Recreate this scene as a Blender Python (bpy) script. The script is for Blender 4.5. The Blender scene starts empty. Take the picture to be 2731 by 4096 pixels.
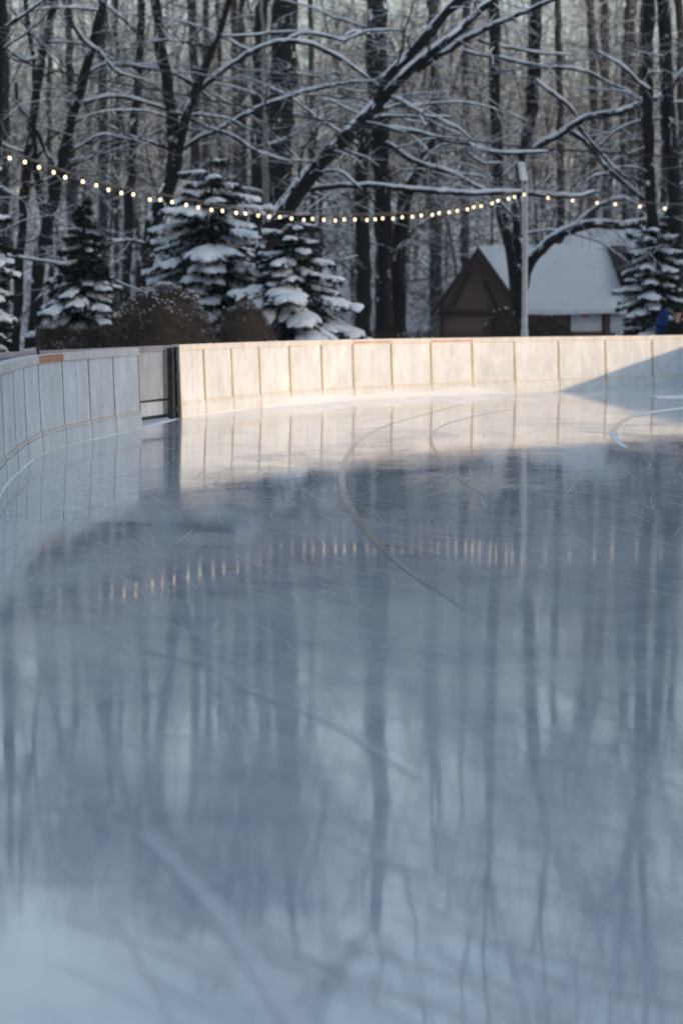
import bpy, bmesh, math, random
import numpy as np
from mathutils import Vector, Matrix

random.seed(7); rng = np.random.default_rng(7)
S = bpy.context.scene
COL = S.collection
R = math.radians

# ------------------------------------------------------------------ camera
F = 9671.0; CX, CY = 1365.5, 2048.0; HC = 1.645
PITCH = math.atan(796.0 / F)
cam = bpy.data.cameras.new("camera"); camo = bpy.data.objects.new("camera", cam); COL.objects.link(camo)
camo.location = (0, 0, HC); camo.rotation_euler = (R(90) - PITCH, 0, 0)
cam.sensor_fit = 'VERTICAL'; cam.sensor_height = 36.0; cam.lens = 85.0
cam.clip_start = 0.1; cam.clip_end = 3000
cam.dof.use_dof = True; cam.dof.focus_distance = 24.5; cam.dof.aperture_fstop = 1.8
S.camera = camo
FS = 1.7417                                   # traced coordinates are on a 1568 px wide copy
def ray(x, y):
    a = (x - CX) / F; b = (CY - y) / F
    return Vector((a, math.cos(PITCH) + b * math.sin(PITCH), -math.sin(PITCH) + b * math.cos(PITCH)))
def P(x, y, D):                               # photo pixel (2731 wide) at depth D
    r = ray(x, y); t = D / r.y
    return Vector((r.x * t, D, HC + r.z * t))
def Q(x, y, D): return P(x * FS, y * FS, D)
def G(x, y, z=0.0):                           # traced pixel on the ground plane
    r = ray(x * FS, y * FS); t = (z - HC) / r.z
    return Vector((r.x * t, r.y * t, z))

# ------------------------------------------------------------------ object helpers
def tag(o, label=None, cat=None, group=None, kind=None):
    if label: o['label'] = label
    if cat: o['category'] = cat
    if group: o['group'] = group
    if kind: o['kind'] = kind
    return o
def empty(name, loc=(0, 0, 0), label=None, cat=None, group=None):
    o = bpy.data.objects.new(name, None); COL.objects.link(o); o.location = loc
    o.empty_display_size = 0.2
    return tag(o, label, cat, group)
def link(name, me, mats, parent=None):
    o = bpy.data.objects.new(name, me); COL.objects.link(o)
    for m in (mats if isinstance(mats, (list, tuple)) else [mats]): me.materials.append(m)
    if parent is not None:
        o.parent = parent
        if parent.parent is None: o.matrix_parent_inverse = Matrix.Translation(-parent.location)
    return o
class MB:
    """collects quads / tris in world coordinates, builds one mesh object"""
    def __init__(s): s.v = []; s.f = []; s.m = []; s.sm = []; s.n = 0
    def add(s, verts, faces, mat=0, smooth=True):
        verts = np.asarray(verts, float).reshape(-1, 3); faces = np.asarray(faces, int)
        s.v.append(verts); s.f.append(faces + s.n); s.n += len(verts)
        s.m.append(np.full(len(faces), mat, np.int32)); s.sm.append(np.full(len(faces), smooth))
    def build(s, name, mats, parent=None):
        me = bpy.data.meshes.new(name)
        if s.v:
            V = np.concatenate(s.v)
            me.vertices.add(len(V)); me.vertices.foreach_set("co", V.ravel())
            sizes = np.concatenate([np.full(len(f), f.shape[1], np.int32) for f in s.f])
            loops = np.concatenate([f.ravel() for f in s.f]).astype(np.int32)
            starts = np.concatenate([[0], np.cumsum(sizes)[:-1]]).astype(np.int32)
            me.loops.add(len(loops)); me.loops.foreach_set("vertex_index", loops)
            me.polygons.add(len(sizes)); me.polygons.foreach_set("loop_start", starts)
            me.polygons.foreach_set("material_index", np.concatenate(s.m))
            me.polygons.foreach_set("use_smooth", np.concatenate(s.sm))
            me.update(calc_edges=True); me.validate()
        return link(name, me, mats, parent)
    def box(s, o, ax, ay, az, mat=0):
        """box from corner o with edge vectors"""
        o, ax, ay, az = map(lambda q: np.array(q, float), (o, ax, ay, az))
        v = [o, o+ax, o+ax+ay, o+ay, o+az, o+ax+az, o+ax+ay+az, o+ay+az]
        f = [[3,2,1,0],[4,5,6,7],[0,1,5,4],[1,2,6,5],[2,3,7,6],[3,0,4,7]]
        if np.dot(np.cross(ax, ay), az) < 0: f = [q[::-1] for q in f]
        s.add(v, f, mat, False)
    def quad(s, a, b, c, d, mat=0): s.add([a, b, c, d], [[0, 1, 2, 3]], mat, False)
    def prism(s, pts, off, mat=0):
        n = len(pts); a = [np.array(p, float) for p in pts]; b = [p + np.array(off, float) for p in a]
        s.add(a, [list(range(n))], mat, False); s.add(b, [list(range(n))[::-1]], mat, False)
        for i in range(n):
            j = (i + 1) % n; s.add([a[j], a[i], b[i], b[j]], [[0, 1, 2, 3]], mat, False)
    def tube(s, pts, rad, k=6, mat=0, cap=False, jitter=0.0, flat=1.0):
        pts = np.asarray([tuple(p) for p in pts], float); n = len(pts)
        rad = np.asarray(rad, float) * np.ones(n)
        t = np.gradient(pts, axis=0); t /= np.linalg.norm(t, axis=1, keepdims=True) + 1e-9
        ref = np.where(np.abs(t[:, 2:3]) > 0.9, [[1.0, 0, 0]], [[0, 0, 1.0]])
        a = np.cross(t, ref); a /= np.linalg.norm(a, axis=1, keepdims=True) + 1e-9
        b = np.cross(a, t)
        if n > 1:
            for i in range(1, n):                 # keep frames from flipping
                if np.dot(a[i], a[i-1]) < 0: a[i] = -a[i]; b[i] = -b[i]
                if abs(np.dot(a[i], a[i-1])) < 0.7:
                    p = a[i-1] - t[i] * np.dot(a[i-1], t[i]); a[i] = p / (np.linalg.norm(p) + 1e-9); b[i] = np.cross(a[i], t[i])
        ang = np.arange(k) * 2 * math.pi / k
        rr = rad[:, None] * (1 + (jitter * rng.standard_normal((n, k)) if jitter else 0))
        V = pts[:, None, :] + rr[..., None] * (a[:, None, :] * np.cos(ang)[None, :, None] + b[:, None, :] * (flat * np.sin(ang))[None, :, None])
        V = V.reshape(-1, 3)
        i = np.arange(n - 1)[:, None]; j = np.arange(k)[None, :]; j2 = (j + 1) % k
        f = np.stack([i*k + j, i*k + j2, (i+1)*k + j2, (i+1)*k + j], -1).reshape(-1, 4)
        s.add(V, f, mat, True)
        if cap:
            s.add(V[-k:], [list(range(k))], mat, True); s.add(V[:k], [list(range(k))[::-1]], mat, True)
    def blob(s, c, rx, ry, rz, mat=0, seg=8, rings=5, noise=0.15):
        v = []; 
        for i in range(rings + 1):
            th = math.pi * i / rings
            for j in range(seg):
                ph = 2 * math.pi * j / seg
                d = 1 + noise * rng.standard_normal()
                v.append((c[0] + rx*d*math.sin(th)*math.cos(ph), c[1] + ry*d*math.sin(th)*math.sin(ph), c[2] + rz*d*math.cos(th)))
        f = []
        for i in range(rings):
            for j in range(seg):
                j2 = (j + 1) % seg; f.append([i*seg + j, (i+1)*seg + j, (i+1)*seg + j2, i*seg + j2])
        s.add(v, f, mat, True)
def resample(pts, vals, step):
    """Catmull-Rom through the traced points"""
    pts = [Vector(p) for p in pts]; out = []; ov = []
    n = len(pts)
    for i in range(n - 1):
        p0 = pts[max(i-1, 0)]; p1 = pts[i]; p2 = pts[i+1]; p3 = pts[min(i+2, n-1)]
        m = max(2, int((p2 - p1).length / step))
        for j in range(m):
            t = j / m
            out.append(0.5 * ((2*p1) + (p2 - p0)*t + (2*p0 - 5*p1 + 4*p2 - p3)*t*t + (3*p1 - p0 - 3*p2 + p3)*t**3))
            ov.append(vals[i] + (vals[i+1] - vals[i]) * t)
    out.append(pts[-1]); ov.append(vals[-1])
    return out, ov

# ------------------------------------------------------------------ materials
def mat(name):
    m = bpy.data.materials.new(name); m.use_nodes = True
    nt = m.node_tree; return m, nt, nt.nodes["Principled BSDF"]
def N(nt, t, **kw):
    n = nt.nodes.new(t)
    for k, v in kw.items():
        if k in n.inputs: n.inputs[k].default_value = v
        else: setattr(n, k, v)
    return n
def noise(nt, scale, detail=4, rough=0.55, vec=None, dist=0.0):
    n = N(nt, "ShaderNodeTexNoise"); n.inputs["Scale"].default_value = scale; n.inputs["Detail"].default_value = detail
    n.inputs["Roughness"].default_value = rough; n.inputs["Distortion"].default_value = dist
    if vec is not None: nt.links.new(vec, n.inputs["Vector"])
    return n.outputs["Fac"]
def ramp(nt, fac, stops):
    r = N(nt, "ShaderNodeValToRGB"); e = r.color_ramp.elements
    while len(e) < len(stops): e.new(0.5)
    for q, (p, c) in zip(e, stops): q.position = p; q.color = (*c, 1) if not isinstance(c, (int, float)) else (c, c, c, 1)
    nt.links.new(fac, r.inputs["Fac"]); return r.outputs["Color"]
def mix(nt, fac, a, b):
    m = N(nt, "ShaderNodeMix", data_type='RGBA')
    for s, v in ((0, fac), (6, a), (7, b)):
        if isinstance(v, (int, float)): m.inputs[s].default_value = v
        elif isinstance(v, tuple): m.inputs[s].default_value = (*v, 1)
        else: nt.links.new(v, m.inputs[s])
    return m.outputs[2]
def mth(nt, op, a, b=None, c=None, clamp=False):
    m = N(nt, "ShaderNodeMath", operation=op); m.use_clamp = clamp
    for i, v in enumerate((a, b, c)):
        if v is None: continue
        if isinstance(v, (int, float)): m.inputs[i].default_value = v
        else: nt.links.new(v, m.inputs[i])
    return m.outputs[0]
def coords(nt, scale=(1, 1, 1)):
    g = N(nt, "ShaderNodeNewGeometry"); mp = N(nt, "ShaderNodeMapping"); mp.inputs["Scale"].default_value = scale
    nt.links.new(g.outputs["Position"], mp.inputs["Vector"]); return mp.outputs["Vector"]
def bump(nt, b, h, strength, dist=0.02):
    n = N(nt, "ShaderNodeBump"); n.inputs["Strength"].default_value = strength; n.inputs["Distance"].default_value = dist
    nt.links.new(h, n.inputs["Height"]); nt.links.new(n.outputs["Normal"], b.inputs["Normal"])
SNOW = (0.80, 0.82, 0.86)
def plain(name, c, rough=0.7, metal=0.0, var=0.25, scale=6.0, bmp=0.0):
    m, nt, b = mat(name)
    v = coords(nt); n = noise(nt, scale, 5, 0.6, v)
    nt.links.new(ramp(nt, n, [(0.3, tuple(x*(1-var) for x in c)), (0.7, tuple(min(1, x*(1+var)) for x in c))]), b.inputs["Base Color"])
    b.inputs["Roughness"].default_value = rough; b.inputs["Metallic"].default_value = metal
    if rough > 0.75: b.inputs["Specular IOR Level"].default_value = 0.1
    if bmp: bump(nt, b, n, bmp)
    return m
def snowy_bark(name, c, thr=0.35, amount=0.5, var=0.4, nscale=3.0):
    """bark that carries snow where the surface faces up, in broken patches"""
    m, nt, b = mat(name); v = coords(nt); vs = coords(nt, (5, 5, 1.1))
    bark = ramp(nt, noise(nt, 6, 6, 0.65, vs), [(0.3, tuple(x*(1-var) for x in c)), (0.75, tuple(x*(1+var) for x in c))])
    g = N(nt, "ShaderNodeNewGeometry"); sp = N(nt, "ShaderNodeSeparateXYZ"); nt.links.new(g.outputs["True Normal"], sp.inputs[0])
    nn = noise(nt, nscale, 4, 0.6, v)
    h = mth(nt, 'ADD', sp.outputs["Z"], mth(nt, 'MULTIPLY', mth(nt, 'SUBTRACT', nn, 0.5), amount * 4))
    fac = mth(nt, 'MULTIPLY', mth(nt, 'SUBTRACT', h, thr), 5.0, clamp=True)
    nt.links.new(mix(nt, fac, bark, SNOW), b.inputs["Base Color"]); b.inputs["Roughness"].default_value = 0.85
    b.inputs["Specular IOR Level"].default_value = 0.2
    return m
def snow_mat(name, c=SNOW, bs=0.4):
    m, nt, b = mat(name); v = coords(nt)
    nt.links.new(ramp(nt, noise(nt, 3, 5, 0.6, v), [(0.25, tuple(x*0.9 for x in c)), (0.75, c)]), b.inputs["Base Color"])
    b.inputs["Roughness"].default_value = 0.75
    bump(nt, b, noise(nt, 14, 5, 0.6, v), bs, 0.04)
    return m
M_snow = snow_mat("snow")
M_shadedsnow = snow_mat('shaded_snow', (0.48, 0.51, 0.56), 0.8)  # roof snow, with the shade of the trees put into its darker colour
M_bark = snowy_bark("bark", (0.012, 0.011, 0.011), 0.36, 0.62, 0.5, 2.6)
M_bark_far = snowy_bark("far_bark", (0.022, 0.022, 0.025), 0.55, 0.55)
M_twig = snowy_bark("twig", (0.022, 0.020, 0.020), 0.40, 0.35)
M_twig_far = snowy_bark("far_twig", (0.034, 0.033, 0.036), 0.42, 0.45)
M_birch = snowy_bark("pale_bark", (0.22, 0.21, 0.20), 0.6, 0.4)
M_needle = snowy_bark("spruce_needles", (0.012, 0.020, 0.019), 0.93, 0.25, 0.5, 5.0)
M_bush = plain("brown_twigs", (0.088, 0.067, 0.054), 0.9, 0, 0.5, 25)
M_hedge = plain("hedge_twigs", (0.050, 0.040, 0.034), 0.9, 0, 0.5, 15)

def board_mat(name, c, stain=(0.42, 0.34, 0.22), streak=0.30, spec=0.0):
    m, nt, b = mat(name)
    v1 = coords(nt, (5, 5, 1.6)); v2 = coords(nt, (1.0, 1.0, 0.8)); v3 = coords(nt, (30, 30, 2.0))
    a = mix(nt, ramp(nt, noise(nt, 2.2, 6, 0.65, v2), [(0.3, 0.0), (0.7, 1.0)]), tuple(x*0.78 for x in c), tuple(min(1, x*1.05) for x in c))
    s = ramp(nt, noise(nt, 1.0, 6, 0.65, v1), [(0.50, 0.0), (0.66, 1.0)])
    a = mix(nt, mth(nt, 'MULTIPLY', s, streak), a, tuple(min(0.92, x*1.25) for x in c))
    d = ramp(nt, noise(nt, 1.0, 5, 0.6, v3), [(0.60, 0.0), (0.75, 1.0)])
    a = mix(nt, mth(nt, 'MULTIPLY', d, 0.06), a, stain)
    nt.links.new(a, b.inputs["Base Color"]); b.inputs["Roughness"].default_value = 0.8
    b.inputs["Specular IOR Level"].default_value = spec
    bump(nt, b, noise(nt, 3, 4, 0.5, v2), 0.08, 0.02)
    return m
M_stain = None
M_board = board_mat("white_board_plastic", (0.71, 0.75, 0.79))
M_kick = board_mat("kick_plate_plastic", (0.70, 0.74, 0.77), streak=0.22)
M_cap = board_mat("white_cap_rail", (0.70, 0.69, 0.67), streak=0.3)
M_capred = board_mat("worn_red_cap_rail", (0.58, 0.30, 0.20), (0.6, 0.5, 0.42), 0.2)
M_ply = plain("ochre_board_edge", (0.40, 0.30, 0.17), 0.7, 0, 0.35, 9)
M_stain = board_mat('rust_stained_joint', (0.66, 0.60, 0.53), (0.45, 0.36, 0.27), 0.5)
M_seam = board_mat('ochre_joint_batten', (0.58, 0.49, 0.35), (0.30, 0.24, 0.16), 0.5)
M_seamlight = board_mat('pale_joint', (0.66, 0.60, 0.50), (0.5, 0.42, 0.3), 0.5)
M_slot = plain('dark_joint', (0.05, 0.042, 0.034), 0.8)
M_screw = plain("screw_heads", (0.05, 0.05, 0.055), 0.5)
M_gate = board_mat("scuffed_gate_panel", (0.62, 0.61, 0.62), (0.28, 0.27, 0.27), 0.6)
M_gatelow = board_mat("gate_kick_panel", (0.78, 0.79, 0.81), (0.3, 0.3, 0.3), 0.3)
M_gaterail = board_mat("mauve_gate_rail", (0.48, 0.42, 0.45), (0.55, 0.4, 0.35), 0.3)
M_steel = plain("dark_steel", (0.045, 0.048, 0.055), 0.45, 0.6, 0.3, 12)
M_black = plain("black_metal", (0.012, 0.012, 0.013), 0.5)
M_galv = plain("galvanised_pole", (0.42, 0.43, 0.44), 0.45, 0.3, 0.12, 5)
M_lampw = plain("lamp_housing_white", (0.75, 0.76, 0.76), 0.4, 0, 0.05, 8)
M_cable = plain("cable_rubber", (0.015, 0.015, 0.016), 0.6)
M_wire = plain("grey_wire", (0.17, 0.18, 0.20), 0.5, 0.3)
M_lcable = plain("string_cable", (0.20, 0.16, 0.12), 0.6)

# ice
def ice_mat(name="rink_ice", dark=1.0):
    m, nt, b = mat(name)
    v = coords(nt); big = noise(nt, 0.35, 4, 0.55, v, 0.6); mid = noise(nt, 2.2, 6, 0.65, v, 0.4)
    vs = coords(nt, (0.5, 2.2, 1)); vt = coords(nt, (11, 1.2, 1))
    vr = N(nt, "ShaderNodeMapping"); vr.inputs["Rotation"].default_value = (0, 0, R(35)); vr.inputs["Scale"].default_value = (2, 22, 1)
    g = N(nt, "ShaderNodeNewGeometry"); nt.links.new(g.outputs["Position"], vr.inputs["Vector"])
    c = ramp(nt, big, [(0.32, (0.32, 0.36, 0.455)), (0.50, (0.42, 0.47, 0.545)), (0.68, (0.56, 0.61, 0.63))])
    c = mix(nt, mth(nt, 'MULTIPLY', ramp(nt, mid, [(0.55, 0.0), (0.8, 1.0)]), 0.35), c, (0.40, 0.46, 0.52))
    c = mix(nt, mth(nt, 'MULTIPLY', ramp(nt, noise(nt, 1.5, 5, 0.6, v, 0.8), [(0.40, 0.0), (0.66, 1.0)]), 0.45), c, (0.60, 0.645, 0.67))
    scr = ramp(nt, noise(nt, 3.0, 8, 0.75, vr.outputs["Vector"]), [(0.55, 0.0), (0.63, 1.0)])
    scr2 = ramp(nt, noise(nt, 3.0, 8, 0.75, vt), [(0.56, 0.0), (0.65, 1.0)])
    sc = mth(nt, 'MAXIMUM', scr, scr2)
    c = mix(nt, mth(nt, 'MULTIPLY', sc, 0.40), c, (0.72, 0.75, 0.78))
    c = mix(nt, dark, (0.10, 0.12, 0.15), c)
    nt.links.new(c, b.inputs["Base Color"])
    rr = mth(nt, 'ADD', mth(nt, 'MULTIPLY', ramp(nt, mid, [(0.45, 0.0), (0.80, 1.0)]), 0.030), mth(nt, 'MULTIPLY', sc, 0.10))
    sp = N(nt, "ShaderNodeSeparateXYZ"); nt.links.new(g.outputs["Position"], sp.inputs[0])
    worn = mth(nt, 'MULTIPLY', mth(nt, 'SUBTRACT', 21.0, sp.outputs["Y"]), 1/12, clamp=True)   # the entrance side of the sheet is more scuffed
    nt.links.new(mth(nt, 'ADD', mth(nt, 'ADD', rr, 0.018), mth(nt, 'ADD', mth(nt, 'MULTIPLY', worn, 0.010), mth(nt, 'MULTIPLY', ramp(nt, noise(nt, 0.55, 5, 0.6, coords(nt, (1.0, 0.45, 1)), 0.7), [(0.44, 0.0), (0.62, 1.0)]), mth(nt, 'MULTIPLY', mth(nt, 'MULTIPLY', mth(nt, 'SUBTRACT', sp.outputs['Y'], 7.5), 0.35, clamp=True), 0.085)))), b.inputs["Roughness"])
    b.inputs["IOR"].default_value = 1.31
    h = mth(nt, 'ADD', mth(nt, 'MULTIPLY', noise(nt, 0.9, 3, 0.5, v), 0.55), mth(nt, 'MULTIPLY', noise(nt, 2.5, 5, 0.55, vs), 0.28))
    bump(nt, b, h, 0.06, 0.03)
    return m
M_ice = ice_mat()
def ice_line(name, c, c2):
    m, nt, b = mat(name); v = coords(nt)
    nt.links.new(mix(nt, ramp(nt, noise(nt, 7, 5, 0.65, v), [(0.35, 0.0), (0.65, 1.0)]), c, c2), b.inputs["Base Color"])
    b.inputs["Roughness"].default_value = 0.12; b.inputs["IOR"].default_value = 1.31
    return m
M_linewhite = ice_line("white_paint_and_sunpatch", (0.78, 0.80, 0.82), (0.70, 0.72, 0.75))
M_linewhite.node_tree.nodes["Principled BSDF"].inputs["Roughness"].default_value = 0.6; M_linewhite.node_tree.nodes["Principled BSDF"].inputs["Specular IOR Level"].default_value = 0.1
M_lineochre = ice_line("worn_ochre_ice_paint", (0.46, 0.42, 0.38), (0.46, 0.48, 0.50))
M_linedark = ice_line("dark_ice_paint", (0.36, 0.40, 0.46), (0.42, 0.46, 0.53))
M_frost = ice_line("frosty_skate_mark", (0.56, 0.60, 0.67), (0.46, 0.50, 0.58))

# ------------------------------------------------------------------ sky and sun
SUN_EL = R(6.0); SUN_U = Vector((0.902, -0.431, 0)).normalized()
w = bpy.data.worlds.new("World"); S.world = w; w.use_nodes = True
nt = w.node_tree; bg = nt.nodes["Background"]
sky = nt.nodes.new("ShaderNodeTexSky"); sky.sky_type = 'NISHITA'; sky.sun_disc = False
sky.sun_elevation = SUN_EL; sky.sun_rotation = math.atan2(SUN_U.x, SUN_U.y)
sky.altitude = 50; sky.air_density = 1.0; sky.dust_density = 1.8; sky.ozone_density = 1.6
hs = nt.nodes.new("ShaderNodeHueSaturation"); hs.inputs["Saturation"].default_value = 0.62   # thin high cloud greys the sky
nt.links.new(sky.outputs["Color"], hs.inputs["Color"]); nt.links.new(hs.outputs["Color"], bg.inputs["Color"]); bg.inputs["Strength"].default_value = 0.15
sd = SUN_U * math.cos(SUN_EL) + Vector((0, 0, math.sin(SUN_EL)))
L = bpy.data.lights.new("sun", 'SUN'); L.energy = 0.64; L.angle = R(0.5); L.color = (1.0, 0.69, 0.41)
lo = bpy.data.objects.new("sun", L); COL.objects.link(lo); lo.rotation_euler = (-sd).to_track_quat('-Z', 'Y').to_euler(); lo.location = sd * 60
S.view_settings.view_transform = 'Standard'; S.view_settings.look = 'None'; S.view_settings.gamma = 1.0
S.view_settings.exposure = 2.05
S.cycles.max_bounces = 6; S.cycles.diffuse_bounces = 3; S.cycles.glossy_bounces = 3; S.cycles.transmission_bounces = 2
S.cycles.use_denoising = True; S.cycles.caustics_reflective = False; S.cycles.caustics_refractive = False
S.cycles.sample_clamp_indirect = 6.0

# ------------------------------------------------------------------ rink layout
# seams of the left run (pixel x at the kick line, kick y, distance) and of the far run
LS = [(24,1829,23.5),(70,1791,25.05),(112,1761,26.65),(169,1730,28.3),(263,1706,29.9),(367,1683,31.45),(464,1665,32.95),(565,1647,34.45)]
FRS = [(724,1608,37.9),(823,1602,39.1),(933,1590,40.45),(1043,1577,41.85),(1164,1565,43.2),(1291,1557,44.4),(1416,1552,45.55),(1569,1543,46.75),
       (1727,1536,47.8),(1891,1530,48.85),(2060,1526,49.9),(2236,1516,51.1),(2423,1511,52.4),(2610,1503,53.7)]
left = [Vector((P(x, y, D).x, D)) for x, y, D in LS]
far = [Vector((P(x, y, D).x, D)) for x, y, D in FRS]
left = [Vector((-2.9, -9.0 + 1.5*i)) for i in range(19)] + [Vector((-2.92, 19.0)), Vector((-2.97, 20.45)), Vector((-3.12, 21.95))] + left
far += [Vector((8.25, 55.1)), Vector((8.75, 55.15)), Vector((9.1, 54.85)), Vector((9.35, 54.4))]
dv = Vector((0.53, -0.85)).normalized()
for i in range(12): far.append(Vector((9.35, 54.4)) + dv * 1.55 * (i + 1))
back = [far[-1] + Vector((0.2, -2.0*i)) for i in range(1, 25)]
outline = left + far + back

# ice sheet
bm = bmesh.new(); bm.faces.new([bm.verts.new((p.x, p.y, 0)) for p in outline]); bmesh.ops.triangulate(bm, faces=bm.faces)
me = bpy.data.meshes.new("ice_sheet"); bm.to_mesh(me); bm.free()
tag(link("ice_sheet", me, M_ice), kind='structure')
if me.polygons[0].normal.z < 0: me.flip_normals()

# snowy ground, one sheet, with a low wooded rise far behind
gx = np.concatenate([np.linspace(-900, -90, 14), np.linspace(-80, 80, 65), np.linspace(90, 900, 14)])
gy = np.concatenate([np.linspace(-600, -40, 10), np.linspace(-30, 60, 20), np.linspace(64, 320, 90), np.linspace(340, 1500, 15)])
X, Y = np.meshgrid(gx, gy)
t = np.clip((Y - 84) / 190, 0, 1); Z = -0.03 + 15 * t*t*(3 - 2*t) * (1 + 0.12*np.sin(X*0.05 + 1))
Z += np.where(Y > 62, 0.12*np.sin(X*0.7 + Y*0.31) * np.sin(Y*0.5 - X*0.2), 0) * np.clip((Y - 62) / 20, 0, 1)
g = MB(); nx = len(gx); ny = len(gy)
i, j = np.meshgrid(np.arange(ny - 1), np.arange(nx - 1), indexing='ij')
g.add(np.stack([X, Y, Z], -1).reshape(-1, 3), np.stack([i*nx+j, i*nx+j+1, (i+1)*nx+j+1, (i+1)*nx+j], -1).reshape(-1, 4))
tag(g.build("snowy_ground", M_snow), kind='structure')
def gz(x, y):
    t = min(max((y - 84) / 190, 0), 1); return -0.03 + 15*t*t*(3-2*t)*(1+0.12*math.sin(x*0.05+1))

# painted lines under the ice, a painted sun patch, skate marks
def ribbon(name, pts, w0, m, z=0.004, w1=None):
    w1 = w0 if w1 is None else w1
    pts, ws = resample([G(x, y, z) for x, y in pts], [w0 + (w1 - w0)*i/(len(pts)-1) for i in range(len(pts))], 0.12)
    A = np.array([tuple(p) for p in pts]); t = np.gradient(A, axis=0); t /= np.linalg.norm(t, axis=1, keepdims=True) + 1e-9
    n = np.stack([-t[:, 1], t[:, 0], 0*t[:, 0]], 1); ws = np.array(ws)[:, None] * (1 + 0.06*rng.standard_normal((len(A), 1)))
    V = np.stack([A - n*ws/2, A + n*ws/2], 1).reshape(-1, 3); k = len(A)
    r = MB(); r.add(V, [[2*q, 2*q+2, 2*q+3, 2*q+1] for q in range(k-1)], 0, True)
    o = r.build(name, m); tag(o, kind='structure')
    if o.data.polygons[0].normal.z < 0: o.data.flip_normals()
    return o
ribbon("painted_line_or_sunpatch", [(1060,928),(960,955),(900,972),(860,988),(820,1015),(795,1050),(785,1090),(790,1130),(808,1170),(835,1210),(880,1262)], 0.06, M_lineochre)
ribbon("painted_line_or_sunpatch", [(880,1262),(940,1312),(1010,1358),(1060,1395)], 0.055, M_linedark, w1=0.015)
ribbon("painted_line_or_sunpatch", [(1170,940),(1090,955),(1020,975),(992,995),(990,1015),(1005,1045),(1030,1080),(1075,1115),(1130,1145),(1200,1172)], 0.06, M_lineochre, w1=0.012)
ribbon("painted_line_or_sunpatch", [(1640,926),(1568,937),(1500,946),(1450,956)], 0.34, M_linewhite, w1=0.16)
ribbon("painted_line_or_sunpatch", [(1450,956),(1418,973),(1406,990)], 0.10, M_lineochre, w1=0.10)
ribbon("painted_line_or_sunpatch", [(1405,990),(1409,1004),(1422,1018),(1438,1028)], 0.11, M_linewhite, w1=0.07)
ribbon("painted_line_or_sunpatch", [(1490,911),(1515,911),(1545,911.3),(1680,911.5)], 0.10, M_linewhite, w1=3.4)  # sunlit patch of frost, the sunlight put into its white shape
ribbon("skate_mark", [(330,1905),(420,2000),(500,2090),(640,2290),(760,2450)], 0.06, M_frost, z=0.003)
ribbon("skate_mark", [(330,1495),(480,1530),(580,1590),(760,1660),(960,1790)], 0.030, M_frost, z=0.003)

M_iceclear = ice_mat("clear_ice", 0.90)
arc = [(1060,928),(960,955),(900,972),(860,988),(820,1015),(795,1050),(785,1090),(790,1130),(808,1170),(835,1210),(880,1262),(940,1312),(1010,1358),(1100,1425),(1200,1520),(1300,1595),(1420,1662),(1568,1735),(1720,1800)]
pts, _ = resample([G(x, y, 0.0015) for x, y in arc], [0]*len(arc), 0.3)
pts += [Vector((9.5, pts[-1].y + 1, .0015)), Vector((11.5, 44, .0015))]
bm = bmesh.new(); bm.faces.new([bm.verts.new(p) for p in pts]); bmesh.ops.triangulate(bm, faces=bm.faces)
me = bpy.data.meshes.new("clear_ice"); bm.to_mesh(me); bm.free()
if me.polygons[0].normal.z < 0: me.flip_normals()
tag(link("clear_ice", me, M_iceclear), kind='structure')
# fine cuts left by skates
M_cut = ice_line("skate_cut", (0.66, 0.69, 0.73), (0.52, 0.56, 0.61)); M_cut.node_tree.nodes["Principled BSDF"].inputs["Roughness"].default_value = 0.5
cuts = MB()
for q in range(900):
    D = 3.5 + 38*random.random()**1.1; x = random.uniform(-.15, .15)*D
    if x < -2.6: continue
    th = math.atan2(D - 28.5, x - 32.5) + math.pi/2 + random.gauss(0, .22); ln = random.uniform(.25, 2.6); cv = random.gauss(0, .09); wv_ = random.uniform(.0025, .007)
    p = np.array((x, D, .0028)); L_ = []
    for j in range(9):
        n_ = np.array((-math.sin(th), math.cos(th), 0)); w2 = wv_*math.sin(math.pi*(j + .3)/8.6); L_ += [p - n_*w2/2, p + n_*w2/2]; p = p + np.array((math.cos(th), math.sin(th), 0))*ln/8; th += cv*ln/8
    if min(a_[0] for a_ in L_) < -3.0: continue
    cuts.add(L_, [[2*j, 2*j + 2, 2*j + 3, 2*j + 1] for j in range(8)], 0, True)
co_ = tag(cuts.build("skate_cuts", M_cut), "fine white skate cuts scattered over the ice", "scratches", kind='stuff')
if co_.data.polygons[0].normal.z < 0: co_.data.flip_normals()

# ------------------------------------------------------------------ rink boards
BH = 1.15; LEAN = 0.045
def outward(a, b):
    d = (b - a).normalized(); return Vector((-d.y, d.x))          # outline runs clockwise: left of travel is outside
def v3(p, z, n=None, off=0.0):
    q = p + (n * off if n else Vector((0, 0))); return np.array((q.x, q.y, z))
def slab(mb, a, b, n, z0, z1, f, th, mat=0, bev=0.0):
    """upright slab between seam points a, b; f = how far its face stands in front of the board line"""
    def pt(p, z, o): return v3(p, z, n, o + LEAN * z / BH)
    A = [pt(a, z0, -f), pt(b, z0, -f), pt(b, z1, -f), pt(a, z1, -f)]; B = [pt(a, z0, th-f), pt(b, z0, th-f), pt(b, z1, th-f), pt(a, z1, th-f)]
    v = A + B; fcs = [[0,1,2,3],[7,6,5,4],[4,5,1,0],[5,6,2,1],[6,7,3,2],[7,4,0,3]]
    mb.add(v, fcs, mat, False)
def screw(mb, a, n, z, f, r=0.008, mat=1):
    if random.random() < .15: return
    c = v3(a, z, n, -f + LEAN*z/BH); d = np.array((-n.y, n.x, 0)); u = np.array((0, 0, 1.0)); nn = np.array((n.x, n.y, 0))
    pts = [c + r*(d*math.cos(q) + u*math.sin(q)) - nn*0.004 for q in np.arange(6)*math.pi/3]
    mb.prism(pts, nn*0.006, mat)
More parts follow.
